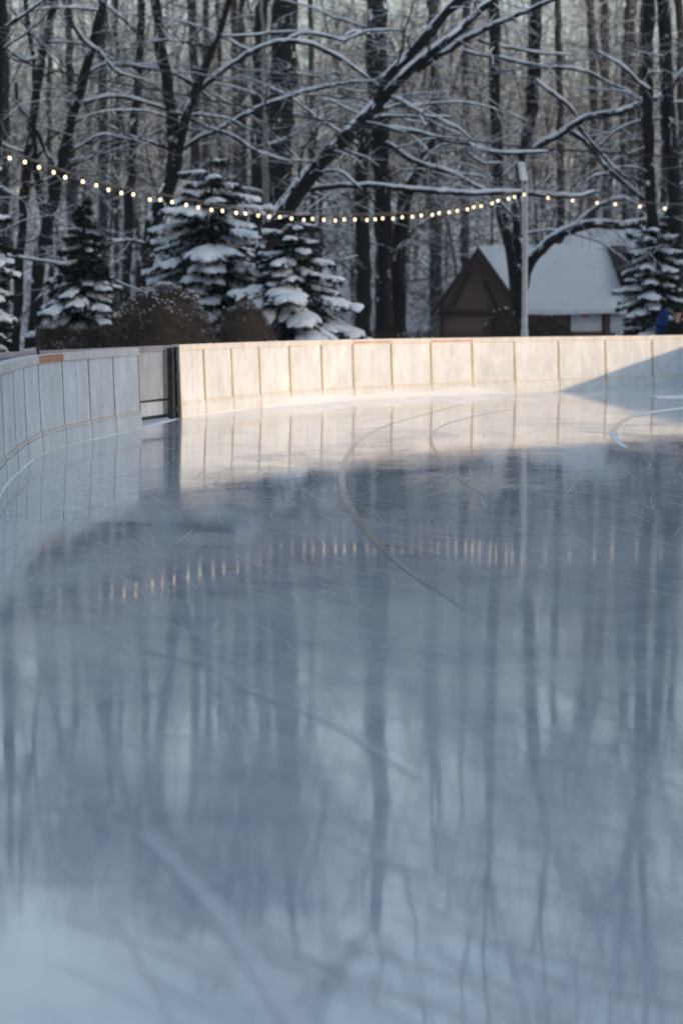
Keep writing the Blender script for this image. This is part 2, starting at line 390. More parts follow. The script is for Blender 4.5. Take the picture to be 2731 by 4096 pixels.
def board_run(root, seams, red=(), vis=lambda i: True, far_run=False):
    k = len(seams)
    for i in range(k - 1):
        a, b = seams[i], seams[i+1]; n = outward(a, b); d = (b - a); ln = d.length; d = d.normalized(); gap = 0.026
        a2, b2 = a + d*gap, b - d*gap
        p = MB(); 
        mid = (a2 + b2) / 2
        slab(p, a2, mid - d*0.004, n, 0.245, 1.055, 0.0, 0.03); slab(p, mid + d*0.004, b2, n, 0.245, 1.055, 0.0, 0.03)
        slab(p, mid - d*0.004, mid + d*0.004, n, 0.245, 1.055, -0.002, 0.02, 2)
        if vis(i):
            for q in (0.38, 0.62, 0.86):
                for s in (a2 + d*0.02, mid + d*0.02): screw(p, s, n, q + random.uniform(-.02, .02), 0.0)
        po = p.build("panel", [M_board, M_screw, M_seamlight if far_run else M_ply], root)
        kp = MB(); slab(kp, a + d*0.010, b - d*0.010, n, 0.0, 0.236, 0.016, 0.03)
        slab(kp, a + d*0.010, b - d*0.010, n, 0.236, 0.262, 0.012, 0.02, 2)
        if vis(i):
            for q in range(12): screw(kp, a + d*(0.06 + q*(ln - .12)/11), n, 0.212, 0.016, 0.008)
        kp.build("kick_plate", [M_kick, M_screw, M_stain], po)
        cp = MB(); slab(cp, a + d*0.003, b - d*0.003, n, 1.058, 1.15, 0.022, 0.13)
        
        if i in red: slab(cp, a + d*0.003, b - d*0.003, n, 1.080 if far_run else 1.060, 1.106 if far_run else 1.146, 0.026, 0.02, 1)
        cp.build("cap_rail", [M_cap, M_capred], po)
        ps = MB(); bw = 0.023 if vis(i) and far_run else 0.05; slab(ps, a - d*bw, a + d*bw, n, 0.0, 1.055, 0.020 if far_run else -0.012, 0.08)
        
        if not far_run:
            slab(ps, a + d*0.020, a + d*0.030, n, 0.245, 1.055, 0.003, 0.03, 1)
            slab(ps, a - d*0.004, a + d*0.004, n, 0.0, 0.24, 0.0175, 0.03, 2)
        ps.build("post", [M_seam, M_stain, M_slot] if far_run else [M_slot, M_stain, M_slot], root)
lr = empty("rink_boards", (left[0].x, left[0].y, 0), "shaded run of white rink boards curving along the left edge of the ice", "rink boards")
NL = len(left); board_run(lr, left, red=(NL-8+3-0,), vis=lambda i: i > 15)
fr = empty("rink_boards", (far[0].x, far[0].y, 0), "sunlit run of white rink boards sweeping round the far end of the ice", "rink boards")
board_run(fr, far, red=(6, 8), vis=lambda i: i < 15, far_run=True)
# end boards behind the corner of the far run and its first edge
e = MB(); n0 = outward(far[0], far[1]); d0 = (far[1]-far[0]).normalized()
slab(e, far[0] - d0*0.012, far[0] + d0*0.018, n0, 0.0, 1.06, 0.004, 0.10); e.build("end_board", M_ply, fr)
e = MB(); n7 = outward(left[-2], left[-1]); d7 = (left[-1]-left[-2]).normalized()
slab(e, left[-1] - d7*0.012, left[-1] + d7*0.018, n7, 0.0, 1.06, 0.004, 0.10); e.build("end_board", M_ply, lr)

# sliding gate leaf standing open behind the left run
ga = Vector((P(20, 1560, 30.2).x - 0.35, 30.2)); gb = Vector((P(700, 1520, 38.2).x, 38.2)); gs = P(560, 1500, 35.2)
gd = (gb - ga).normalized(); gn = Vector((-gd.y, gd.x))
gate = empty("sliding_gate", (ga.x, ga.y, 0), "dull grey scuffed gate leaf with mauve top rail in the gap of the boards", "gate")
LEAN_keep = LEAN; LEAN = 0.02
gm = MB(); slab(gm, ga, gb - gd*0.14, gn, 0.32, 1.06, 0.0, 0.04); gm.build("panel", M_gate, gate)
gm = MB(); slab(gm, ga, gb - gd*0.06, gn, 0.075, 0.285, -0.01, 0.03); gm.build("kick_plate", M_gatelow, gate)
gm = MB(); slab(gm, ga, gb - gd*0.02, gn, 1.063, 1.14, 0.02, 0.10); gm.build("top_rail", M_gaterail, gate)
gm = MB(); slab(gm, ga, gb - gd*0.02, gn, 0.288, 0.317, 0.012, 0.05); slab(gm, ga, gb - gd*0.02, gn, 0.02, 0.072, 0.0, 0.05)
slab(gm, gb - gd*0.137, gb - gd*0.09, gn, 0.32, 1.06, 0.012, 0.05); gm.build("frame", M_steel, gate)
pa = far[0] - d0*0.30
gm = MB(); slab(gm, pa, pa + d0*0.10, n0, 0.0, 1.10, -0.02, 0.08); slab(gm, pa + d0*0.16, pa + d0*0.28, n0, 0.0, 1.12, 0.0, 0.06)
for z in (0.12, 0.62, 0.94): gm.box(v3(pa + d0*0.09, z, n0, 0.005), (d0.x*.08, d0.y*.08, 0), (n0.x*.05, n0.y*.05, 0), (0, 0, 0.06))
LEAN = LEAN_keep
tag(gm.build("gate_post", M_steel), "dark steel gate post bolted to the first sunlit board", "post")
# snow swept against the foot of the boards
def ridge(name, pts, w0, h, m=M_snow):
    A, _ = resample([(p.x, p.y, 0) for p in pts], [0]*len(pts), 0.15); A = np.array([tuple(p) for p in A])
    t = np.gradient(A, axis=0); t /= np.linalg.norm(t, axis=1, keepdims=True); n = np.stack([t[:, 1], -t[:, 0], 0*t[:, 0]], 1)
    K = len(A); fade = np.minimum(1, np.minimum(np.arange(K), np.arange(K)[::-1]) / 10.0)
    u = (0.8 + 0.25*np.convolve(rng.standard_normal(K + 8), np.ones(9)/3, 'valid')[:K].clip(-1, 1)) * fade + 0.02
    rows = [(0.018, 1.0), (0.35, 0.62), (0.7, 0.2), (1.0, 0.0)]
    V = np.stack([A + n*(0.018 + w0*a*u[:, None]) + np.array([0, 0, 1])*(h*b*u[:, None] + 0.001) for a, b in rows], 1).reshape(-1, 3)
    f = [[4*q + r, 4*q + r + 1, 4*q + 5 + r, 4*q + 4 + r] for q in range(K-1) for r in range(3)]
    o = MB(); o.add(V, f); o = o.build(name, m); tag(o, kind='structure')
    if sum(p.normal.z for p in o.data.polygons) < 0: o.data.flip_normals()
ridge("snow_ridge", far[3:11], 0.13, 0.15)
ridge("snow_ridge", far[0:4], 0.03, 0.03)
ridge("snow_ridge", left[19:], 0.025, 0.012)
ridge("snow_ridge", [left[-1] + Vector((-0.02, 0.1)), left[-1] + Vector((0.1, 1.6)), far[0] + Vector((-0.05, -0.05))], 0.16, 0.05)

# thin black rod behind the left boards
rp = P(155, 1400, 30.0); r_ = MB(); r_.tube([(rp.x, rp.y, -0.03), (rp.x, rp.y, 0.9), P(153, 1308, 30.0)], [0.016]*3, 8, 0, True)
tag(r_.build("rod", M_black), "thin black upright rod rising behind the shaded left boards", "rod")

# ------------------------------------------------------------------ lamp post, string lights, wires
PD = 62.0
b0 = P(2097, 1340, PD); t0 = P(2097, 735, PD)
lamp = empty("street_lamp", (b0.x, b0.y, -0.03), "tall grey lamp post behind the sunlit boards with a narrow white head", "lamp post")
q = MB(); q.tube([(b0.x, b0.y, -0.03), (b0.x, b0.y, 1.2), (b0.x, b0.y, 1.25), (b0.x, b0.y, t0.z)], [0.095, 0.09, 0.075, 0.06], 14, 0, True); q.build("pole", M_galv, lamp)
q = MB(); a = P(2088, 652, PD); b = P(2101, 722, PD); ax = (b - a)
wv = np.array((0.11, 0.03, 0.02)); dvv = np.array((-0.05, 0.35, 0.05))
q.prism([a - Vector(wv)*0.5, a + Vector(wv)*0.5, b + Vector(wv)*0.62, b - Vector(wv)*0.62], dvv); q.build("lamp_head", M_lampw, lamp)
q = MB(); q.tube([t0, t0 + Vector((0, .03, .05)), b + Vector((0.0, .12, .02))], [0.035]*3, 8, 0, True); q.build("bracket", M_steel, lamp)

M_bulb, nt, b_ = mat("lit_bulb"); b_.inputs["Emission Color"].default_value = (1.0, 0.70, 0.36, 1); b_.inputs["Emission Strength"].default_value = 0.68
b_.inputs["Base Color"].default_value = (0.9, 0.85, 0.7, 1)
bx = [40,101,157,216,262,332,386,435,486,534,600,641,689,745,793,846,890,945,982,1033,1076,1119,1166,1215,1250,1295,1341,1376,1419,1467,1500,1530,1571,1608,1648,1684,1728,1755,1795,1828,1868,1894,1923,1967,1990,2032,2057,2095]
by = [632,648,669,689,709,726,741,759,772,778,798,799,808,820,830,839,843,851,854,862,866,868,874,879,875,879,882,878,878,880,877,873,874,869,867,862,859,852,849,843,837,828,824,813,803,795,788,778]
def string(root, pts, bulbs):
    A, _ = resample(pts, [0]*len(pts), 0.25)
    c = MB(); c.tube(A, 0.010, 5); sag = [p + Vector((0, 0, -0.035 - 0.012*math.sin(i*1.7))) for i, p in enumerate(A)]; c.tube(sag, 0.007, 5)
    c.build("cable", M_lcable, root)
    for p in bulbs:
        s = MB(); s.tube([p + Vector((0, 0, 0.125)), p + Vector((0, 0, 0.075)), p + Vector((0, 0, 0.035))], [0.012, 0.022, 0.022], 8, 0, True)
        so = s.build("socket", M_black, root)
        u = MB(); rr = [0.013, 0.022, 0.031, 0.034, 0.030, 0.018, 0.003]; zz = [0.040, 0.028, 0.012, -0.005, -0.022, -0.035, -0.040]
        u.tube([p + Vector((0, 0, z)) for z in zz], rr, 10); u.build("bulb", M_bulb, so)
def bd(x): return 45.0 + (x - 40) / (2095 - 40) * 16.8
bulbs = [P(x, y, bd(x)) for x, y in zip(bx, by)]
st = empty("string_lights", (bulbs[-1].x, bulbs[-1].y, 0), "long sagging string of round lit bulbs from left edge to the lamp post", "string lights")
cab = [P(-160, 560, 43.5) + Vector((0, 0, .1))] + [b + Vector((0, 0, 0.13)) for b in bulbs[::4]] + [bulbs[-1] + Vector((0, -0.02, 0.10))]
string(st, cab, bulbs + [P(-25, 612, 44.5), P(-90, 590, 44)])
bx2 = [2190,2288,2386,2459,2557,2656,2750]; by2 = [791,802,811,817,826,834,838]
bl2 = [P(x, y, 61.5 - 0.35*i) for i, (x, y) in enumerate(zip(bx2, by2))]
st2 = empty("string_lights", (bl2[0].x, bl2[0].y, 0), "short string of widely spaced lit bulbs right of the lamp post", "string lights")
string(st2, [bulbs[-1] + Vector((0.08, 0, 0.10))] + [b + Vector((0, 0, 0.13)) for b in bl2] + [P(2900, 825, 58.6)], bl2)
def wire(name, pts, r, m, label, cat, D, twin=0.0):
    A, _ = resample([Q(x, y, D) for x, y in pts], [0]*len(pts), 0.5); k = MB(); k.tube(A, r, 6)
    if twin: k.tube([p + Vector((0, 0, -twin - 0.05*math.sin(i*0.2))) for i, p in enumerate(A)], r, 6)
    tag(k.build(name, m), label, cat)
wire("cable", [(-60,118),(0,128),(120,160),(280,193),(446,222),(610,255),(764,279),(969,310),(1205,338),(1400,351),(1568,361),(1650,364)], 0.022, M_cable, "thick black cable sagging across the trees from upper left", "cable", 58)
wire("wire", [(-60,52),(160,92),(300,135),(460,158),(620,178),(764,186),(880,187),(1000,180),(1130,165),(1270,145),(1400,122),(1568,92),(1650,76)], 0.010, M_wire, "pair of thin pale wires dipping across the tree trunks", "wire", 57, 0.09)

# ------------------------------------------------------------------ bare snowy trees
def grow(mb, p, d, length, r, level, snow=None, droop=0.0, k=4):
    """a wandering branch with side shoots"""
    n = 4 if level > 0 else 3
    pts = [np.array(p, float)]; dd = np.array(d, float); st_ = length / n
    for i in range(n):
        dd = dd + rng.standard_normal(3)*0.20 + np.array((0, 0, -droop)); dd /= np.linalg.norm(dd); pts.append(pts[-1] + dd*st_)
    rad = np.linspace(r, max(r*0.35, 0.004), n + 1)
    mb.tube(pts, rad, k if level > 0 else 3)
    if level > 0:
        m = int(rng.integers(4, 7)) if level > 1 else int(rng.integers(3, 6))
        for i in range(m):
            t = 0.25 + 0.75*(i + rng.random()) / m; q = t*n; a = min(int(q), n-1); f = q - a
            s = pts[a]*(1-f) + pts[a+1]*f; ax = pts[a+1] - pts[a]; ax /= np.linalg.norm(ax)
            side = rng.standard_normal(3); side -= ax*np.dot(side, ax); side /= np.linalg.norm(side) + 1e-9
            grow(mb, s, ax*0.6 + side*0.75, length*(0.35 + 0.3*rng.random()), rad[a]*0.55, level-1, None, droop, k)
    return pts
def limb_tubes(pts, wpx, D, step=0.35):
    """traced limb: list of full-image pixels with widths -> world points, radii"""
    w = [p - 0 for p in wpx]; W = [Q(x, y, D + dz) for (x, y), dz in zip(pts, np.linspace(0, 0, len(pts)))]
    k = F / FS / D
    return resample(W, [q / k / 2 for q in w], step)
def SNOWLINE(A, rr, so, need):
    """snow lying along the upper side of a leaning stem or limb, as one strip"""
    m = len(A); seg = []; rs = []; best = 0
    for i, a in enumerate(A):
        t = (A[min(i+1, m-1)] - A[max(i-1, 0)]).normalized(); up = Vector((0, 0, 1)) - t*t.z; best = max(best, up.length)
        k_ = min(1, max(0.12, (up.length - need)*1.6 - 0.25))
        seg.append(a + (up.normalized()*rr[i]*0.62*min(1, k_*1.5) if up.length > 0.05 else Vector((0, 0, 0)))); rs.append((rr[i]*0.66 + min(0.018, rr[i]*0.45)) * (0.75 + 0.42*rng.random()) * k_)
    if best > need + 0.3:
        sn = MB(); sn.tube(seg, [rs[0]*.3] + rs[1:-1] + [rs[-1]*.3], 7, 0, False, 0.06); sn.build("snow", M_snow, so)
def make_tree(label, cat, D, stems, limbs, bark=M_bark, top=(12, 15.5), twigs=True, group=None, twig_density=1.0, extra=4, name="bare_tree"):
    x0, y0 = stems[0][0][0][:2]; base = Q(x0, y0, D)
    root = empty(name, (base.x, base.y, gz(base.x, D)), label, cat, group)
    tw = MB()
    ends = []
    for si, (pts, wd) in enumerate(stems):
        A, rr = limb_tubes(pts, wd, D, 0.4)
        depth = 0.0 if si == 0 else random.uniform(-0.5, 0.9)
        A = [a + Vector((random.gauss(0, .022), depth, random.gauss(0, .02))) for a in A]
        rr = [r_*random.uniform(.94, 1.08) for r_ in rr]
        if A[0].z < 1.6 or si == 0:                              # run the stem down to the ground
            A.insert(0, Vector((A[0].x, A[0].y, gz(A[0].x, D) - 0.1))) if A[0].z > 0.2 else None
            if len(rr) < len(A): rr.insert(0, rr[0]*1.25)
        # carry the stem on above the frame
        if A[-1].z > HC + D*0.115:
            d = (A[-1] - A[-4]).normalized(); d.z = max(d.z, 0.5); r = rr[-1]; H = random.uniform(*top)*D/68
            fork = random.uniform(0.66, 0.78)*H
            while A[-1].z < fork:
                d = (d + Vector((random.gauss(0, .08), random.gauss(0, .08), 0.10))).normalized(); A.append(A[-1] + d*0.9); r *= 0.915; rr.append(max(r, 0.03))
                for _q in range(1):
                    sd_ = Vector((random.gauss(0, 1), random.gauss(0, 1), random.uniform(0.3, 1.2))).normalized()
                    grow(tw, A[-1], sd_, random.uniform(2.0, 4.8), max(.02, r*0.45), 2)
            for _q in range(5):
                sd_ = (d + Vector((random.gauss(0, .45), random.gauss(0, .45), 0.1))).normalized()
                grow(tw, A[-1], sd_, (H - fork)*random.uniform(.9, 1.5), max(.05, r*.62), 3)
        s = MB(); s.tube(A, rr, 12, 0, False, 0.09); so = s.build("trunk", bark, root); SNOWLINE(A, rr, so, 0.30)
        ends.append((A, rr))
        if twigs:
            for i in range(3, len(A) - 1):
                if A[i].z > 2.6 and random.random() < 0.55*twig_density:
                    sd_ = Vector((random.gauss(0, 1), random.gauss(0, .8), random.uniform(-0.2, 0.9))).normalized()
                    grow(tw, A[i], sd_, random.uniform(1.2, 3.6), max(0.014, rr[i]*0.15), 2, None, 0.03)
    for A, rr in (ends if extra else []):
        cand = [i for i in range(len(A)) if 3.0 < A[i].z < HC + D*0.14]
        for q in range(extra):
            if not cand: break
            i = random.choice(cand); sx = random.choice((-1, 1)); ln = random.uniform(2.0, 5.5); k = 14
            d = Vector((sx*random.uniform(.6, 1), random.uniform(-.7, .5), random.uniform(0.0, .9))).normalized(); p = A[i].copy(); B = [p]
            bend = random.uniform(-0.10, 0.02)
            for j in range(k):
                d = (d + Vector((random.gauss(0, .10), random.gauss(0, .08), bend + random.gauss(0, .09)))).normalized(); p = p + d*ln/k; B.append(p)
            r0 = min(rr[i]*0.5, random.uniform(.025, .06)); rb = [r0*(1 - .8*j/k) + .004 for j in range(k + 1)]
            s = MB(); s.tube(B, rb, 6, 0, False, 0.08); so = s.build("limb", bark, root); SNOWLINE(B, rb, so, random.choice((0.1, 0.3, 0.5)))
            for j in range(3, k):
                if rng.random() < 0.6: grow(tw, B[j], (B[j] - B[j-1]).normalized()*0.6 + Vector((random.gauss(0, .6), random.gauss(0, .6), random.gauss(.1, .5))), random.uniform(.5, 1.7), max(.010, rb[j]*.45), int(rng.integers(1, 3)), None, .05)
    for li, (pts, wd) in enumerate(limbs):
        A, rr = limb_tubes(pts, wd, D, 0.22)
        off = random.uniform(-0.8, 0.3); m = len(A)
        A = [a + Vector((random.gauss(0, .006), off*min(1, i/ (m*0.5)), random.gauss(0, .012))) for i, a in enumerate(A)]
        s = MB(); s.tube(A, rr, 8, 0, False, 0.06); so = s.build("limb", bark, root)
        SNOWLINE(A, rr, so, 0.0)
        for i in range(2, m):
            if rng.random() < 0.30*twig_density:
                t = (A[i] - A[i-1]).normalized(); s_ = Vector((random.gauss(0, 1), random.gauss(0, 1), random.gauss(0.1, .7)))
                s_ = (s_ - t*s_.dot(t)).normalized()
                grow(tw, A[i], t*0.5 + s_*0.8, random.uniform(0.6, 1.9), max(0.010, rr[i]*0.30), int(rng.integers(1, 3)), None, 0.05)
    if tw.n: tw.build("twigs", M_twig, root)
    return root

def leanlimb(pts, w): return (pts, w)

make_tree("twin dark trunks leaning right at far left with snowy side limbs", "tree", 66,
  [([(75,790),(88,650),(100,540),(125,460),(150,340),(185,200),(215,100),(245,-40)], [30,28,28,26,24,22,20,20]),
   ([(35,800),(48,600),(60,430),(80,250),(105,100),(130,-40)], [22,20,20,18,18,17]),
   ([(108,560),(85,450),(72,330),(76,180),(60,60),(55,-40)], [18,15,14,12,11,10])],
  [([(38,190),(41,236),(77,287),(108,354),(133,385),(140,420)], [6,8,9,10,11,11]),
   ([(0,102),(35,125),(62,138),(95,123),(120,108)], [6,7,8,6,4]),
   ([(146,-10),(169,56),(205,105),(231,120),(262,160),(300,178),(345,190)], [13,12,11,10,8,6,4]),
   ([(187,238),(222,226),(277,222),(318,230),(369,246),(425,266),(477,292),(533,312),(589,348),(656,366)], [11,10,10,9,9,9,8,8,7,5]),
   ([(190,175),(236,149),(287,149),(349,156),(390,160),(436,190),(466,210),(520,245)], [11,10,9,9,8,7,6,4]),
   ([(160,355),(200,325),(240,310),(285,318),(340,330)], [7,6,6,5,3])])
make_tree("slender dark trunk rising straight left of the large spruce", "tree", 74,
  [([(290,660),(297,480),(305,330),(318,180),(325,-40)], [22,20,20,18,16])], [])
make_tree("forked dark tree behind the large spruce with two diverging stems", "tree", 66,
  [([(330,640),(350,520),(385,430),(405,370),(395,270),(380,170),(365,60),(352,-40)], [34,32,34,32,28,25,22,20]),
   ([(405,385),(430,270),(455,200),(490,110),(545,-40)], [24,22,20,18,16])],
  [([(445,215),(464,200),(513,164),(564,128),(615,105),(661,97),(718,105),(769,128),(804,152),(850,185)], [13,13,12,12,11,11,10,10,9,6]),
   ([(412,345),(477,308),(538,279),(589,251),(666,220),(743,200),(804,190),(870,186)], [10,10,10,11,10,9,8,6]),
   ([(655,96),(690,78),(740,82),(790,92),(840,72),(930,68)], [9,8,8,7,6,4]),
   ([(500,85),(560,80),(640,72),(720,66)], [6,6,5,3])])
make_tree("massive straight dark trunk left of the leaning snowy tree", "tree", 82,
  [([(640,560),(643,380),(648,200),(655,50),(655,-40)], [48,52,56,58,58]),
   ([(588,540),(590,440),(592,250),(597,100),(605,-40)], [30,30,30,28,26])], [], twig_density=0.6)
make_tree("pale thin trunk standing against the massive dark trunk", "tree", 72,
  [([(612,540),(611,480),(609,330),(607,160),(604,60),(600,-40)], [14,14,13,11,8,6])], [], bark=M_birch, twig_density=0.4)
make_tree("big snow-covered tree leaning steeply right above the smaller spruce", "tree", 63,
  [([(585,640),(612,545),(650,480),(690,432),(740,372),(790,322),(830,277),(865,240),(890,180),(935,130),(990,70),(1050,5),(1090,-40)], [48,46,44,40,36,34,32,31,26,24,21,18,15])],
  [([(690,432),(740,372),(790,322),(830,277),(865,240),(887,180),(940,125),(990,67),(1030,20),(1075,-30)], [30,28,26,25,24,20,19,18,16,13]),
   ([(860,245),(900,205),(933,174),(990,125),(1051,77),(1123,10),(1160,-30)], [22,22,21,19,17,14,12]),
   ([(955,160),(1015,123),(1092,77),(1174,41),(1271,0),(1330,-25)], [16,15,13,12,10,8]),
   ([(877,218),(918,231),(959,256),(975,268),(1041,272)], [9,9,8,7,4]),
   ([(959,256),(968,280),(978,300)], [6,5,3]),
   ([(690,440),(764,429),(866,427),(969,437),(1072,442),(1200,442),(1312,452),(1369,437)], [11,12,12,12,12,12,10,6]),
   ([(735,400),(765,392),(790,402),(830,440)], [8,8,7,5]),
   ([(985,258),(1020,285),(1050,300),(1085,330)], [7,7,6,4])], top=(17, 19))
make_tree("cluster of thick dark snow-plastered trunks in the middle of the park", "tree", 70,
  [([(880,790),(880,600),(876,450),(872,300),(868,150),(865,-40)], [40,38,38,44,46,46]),
   ([(917,790),(915,600),(918,520),(935,450),(962,380),(990,330),(1010,240)], [38,36,34,28,22,18,12]),
   ([(835,790),(832,560),(828,470),(835,350),(845,250)], [36,34,32,28,22])],
  [([(869,287),(943,302),(1010,320),(1072,333),(1133,354),(1200,352),(1266,349)], [10,10,10,9,9,8,5]),
   ([(820,318),(892,333),(933,364),(979,382),(1041,403),(1090,430),(1123,447),(1174,498)], [12,12,11,11,10,8,7,4]),
   ([(1041,403),(1080,402),(1112,415)], [6,6,4]),
   ([(1072,350),(1112,375),(1159,375)], [7,7,4]),
   ([(880,118),(850,85),(810,78),(790,95),(764,92)], [8,8,7,6,4])], top=(20, 23))
make_tree("dark trunk in front of the cottage bending left above a snowy arched limb", "tree", 76,
  [([(1192,760),(1188,690),(1169,575),(1154,500),(1143,440),(1142,350),(1135,200),(1130,-40)], [34,32,24,22,20,24,25,24]),
   ([(1200,640),(1190,540),(1192,420),(1205,330),(1220,280),(1225,200),(1228,100),(1238,-40)], [24,20,17,19,25,30,29,28])],
  [([(1200,665),(1212,612),(1245,570),(1290,535),(1350,516),(1420,520),(1480,510),(1525,482),(1568,430),(1600,395)], [26,26,23,21,20,18,16,14,12,9]),
   ([(1300,530),(1350,490),(1390,466),(1430,457),(1470,474),(1510,488)], [11,10,10,9,7,5]),
   ([(1225,345),(1241,333),(1297,302),(1343,274),(1420,261),(1482,236),(1523,220),(1553,174),(1585,140)], [15,15,15,15,15,13,11,9,7]),
   ([(1228,180),(1266,215),(1307,246),(1323,272)], [9,9,8,7]),
   ([(1061,118),(1148,133),(1241,154),(1328,159),(1395,190),(1456,215)], [8,9,9,8,7,4]),
   ([(1097,92),(1215,118),(1318,126)], [7,7,4]),
   ([(1172,510),(1178,450),(1190,520),(1170,560)], [5,5,5,4])], top=(18, 21))
make_tree("tree at right edge with two tall dark stems and drooping snowy limbs", "tree", 72,
  [([(1500,790),(1496,600),(1490,400),(1485,200),(1490,-40)], [26,26,26,26,25]),
   ([(1548,790),(1549,600),(1546,400),(1530,200),(1520,-40)], [34,32,30,30,28])],
  [([(1307,300),(1340,320),(1369,354),(1400,392),(1446,428),(1490,470)], [12,12,12,12,12,10]),
   ([(1328,292),(1360,330),(1400,372),(1440,410)], [9,9,8,7]),
   ([(1545,470),(1520,500),(1500,520)], [10,8,5]),
   ([(1370,118),(1420,150),(1460,190),(1485,205)], [6,7,8,9]),
   ([(1345,415),(1370,402),(1400,400)], [4,6,7])], top=(19, 22))
make_tree("dark trunk cut off by the left edge of the picture", "tree", 60,
  [([(-12,790),(-14,500),(-6,250),(2,120),(4,-40)], [30,28,26,24,22])], [])
random.seed(21)
BT = [(1000,108,24,16),(1065,112,20,14),(1362,108,20,13),(1395,112,22,15),(1430,106,16,11),(1450,110,24,16),(1470,104,14,12),(1525,86,16,12),(1568,94,20,14),
      (240,88,20,12),(270,100,12,9),(165,92,18,12),(450,90,22,14),(470,98,16,11),(545,96,18,13),(510,104,12,10),(560,88,16,12),(720,96,14,11),(1290,104,18,13),(15,90,18,13),(118,98,12,10)]
first = None
for x, D, wpx, _ in BT:
    ln = random.uniform(-14, 14)
    o = make_tree("dark trunk of the row standing further back in the wood", "tree", D,
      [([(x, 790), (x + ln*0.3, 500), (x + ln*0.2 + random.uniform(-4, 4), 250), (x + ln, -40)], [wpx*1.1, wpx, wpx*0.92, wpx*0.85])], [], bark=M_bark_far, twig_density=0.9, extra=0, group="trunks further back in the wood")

# far wood: one mass of trees on the rise behind
def far_variant(seed, H):
    global rng
    keep = rng; rng = np.random.default_rng(seed)
    m = MB(); p = np.zeros(3); d = np.array((rng.normal(0, .06), rng.normal(0, .06), 1.0)); pts = [p]
    for i in range(9):
        d = d + rng.normal(0, .06, 3); d /= np.linalg.norm(d); p = p + d*H/9; pts.append(p)
    rad = np.linspace(H*0.0052, 0.015, 10); m.tube(pts, rad, 5)
    for i in range(52):
        q = 0.5 + 8.4*((i + rng.random())/52)**0.95; a = min(int(q), 8); f = q - a; s = pts[a]*(1-f) + pts[a+1]*f
        th = rng.random()*2*math.pi; up = rng.uniform(-0.1, 0.9)
        grow(m, s, (math.cos(th), math.sin(th), up), rng.uniform(1.8, 4.6)*(1.15 - 0.40*a/9), max(0.02, rad[a]*0.42), 2, None, 0.02, 3)
    rng = keep
    return np.concatenate(m.v), np.concatenate(m.f), np.concatenate(m.m)
var = [far_variant(100 + i, h) for i, h in enumerate((18, 21, 24, 17, 26))]
wood = MB()
for i in range(310):
    D = 96 + 215 * rng.random()**1.1; x = (rng.random()*2 - 1) * (0.155*D + 4)
    V, Fc, mm = var[int(rng.integers(0, 5))]; a = rng.random()*6.28; s = rng.uniform(0.75, 1.15)
    Rm = np.array([[math.cos(a), -math.sin(a), 0], [math.sin(a), math.cos(a), 0], [0, 0, 1]])
    wood.add((V*s) @ Rm.T + np.array((x, D, gz(x, D) - 0.1)), Fc)
for i in range(190):  # unseen trees left of and behind the camera, added to cut sky light
    if i < 110: x = -14.5 - 30*rng.random()**1.3; D = -25 + 85*rng.random()
    else: x = -40 + 58*rng.random(); D = -20 - 25*rng.random()
    V, Fc, mm = var[int(rng.integers(0, 5))]; a = rng.random()*6.28; s = rng.uniform(1.0, 1.4)
    Rm = np.array([[math.cos(a), -math.sin(a), 0], [math.sin(a), math.cos(a), 0], [0, 0, 1]])
    wood.add((V*s) @ Rm.T + np.array((x, D, -0.1)), Fc)
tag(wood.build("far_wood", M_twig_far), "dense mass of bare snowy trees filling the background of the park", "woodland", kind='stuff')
# undergrowth of snowy brush
und = MB()
for i in range(420):
    D = 80 + 60*rng.random(); x = (rng.random()*2 - 1)*(0.15*D + 3)
    if 1650*1 < x/D*F + CX < 2700 and D < 100: continue
    base = np.array((x, D, gz(x, D)))
    for q in range(4): grow(und, base + rng.normal(0, .3, 3)*np.array((1, 1, 0)), (rng.normal(0, .5), rng.normal(0, .5), 1), rng.uniform(1.0, 2.8), 0.012, 2, None, 0.02, 3)
tag(und.build("undergrowth", M_twig_far), "low tangled snowy brush between the trunks of the wood", "undergrowth", kind='stuff')

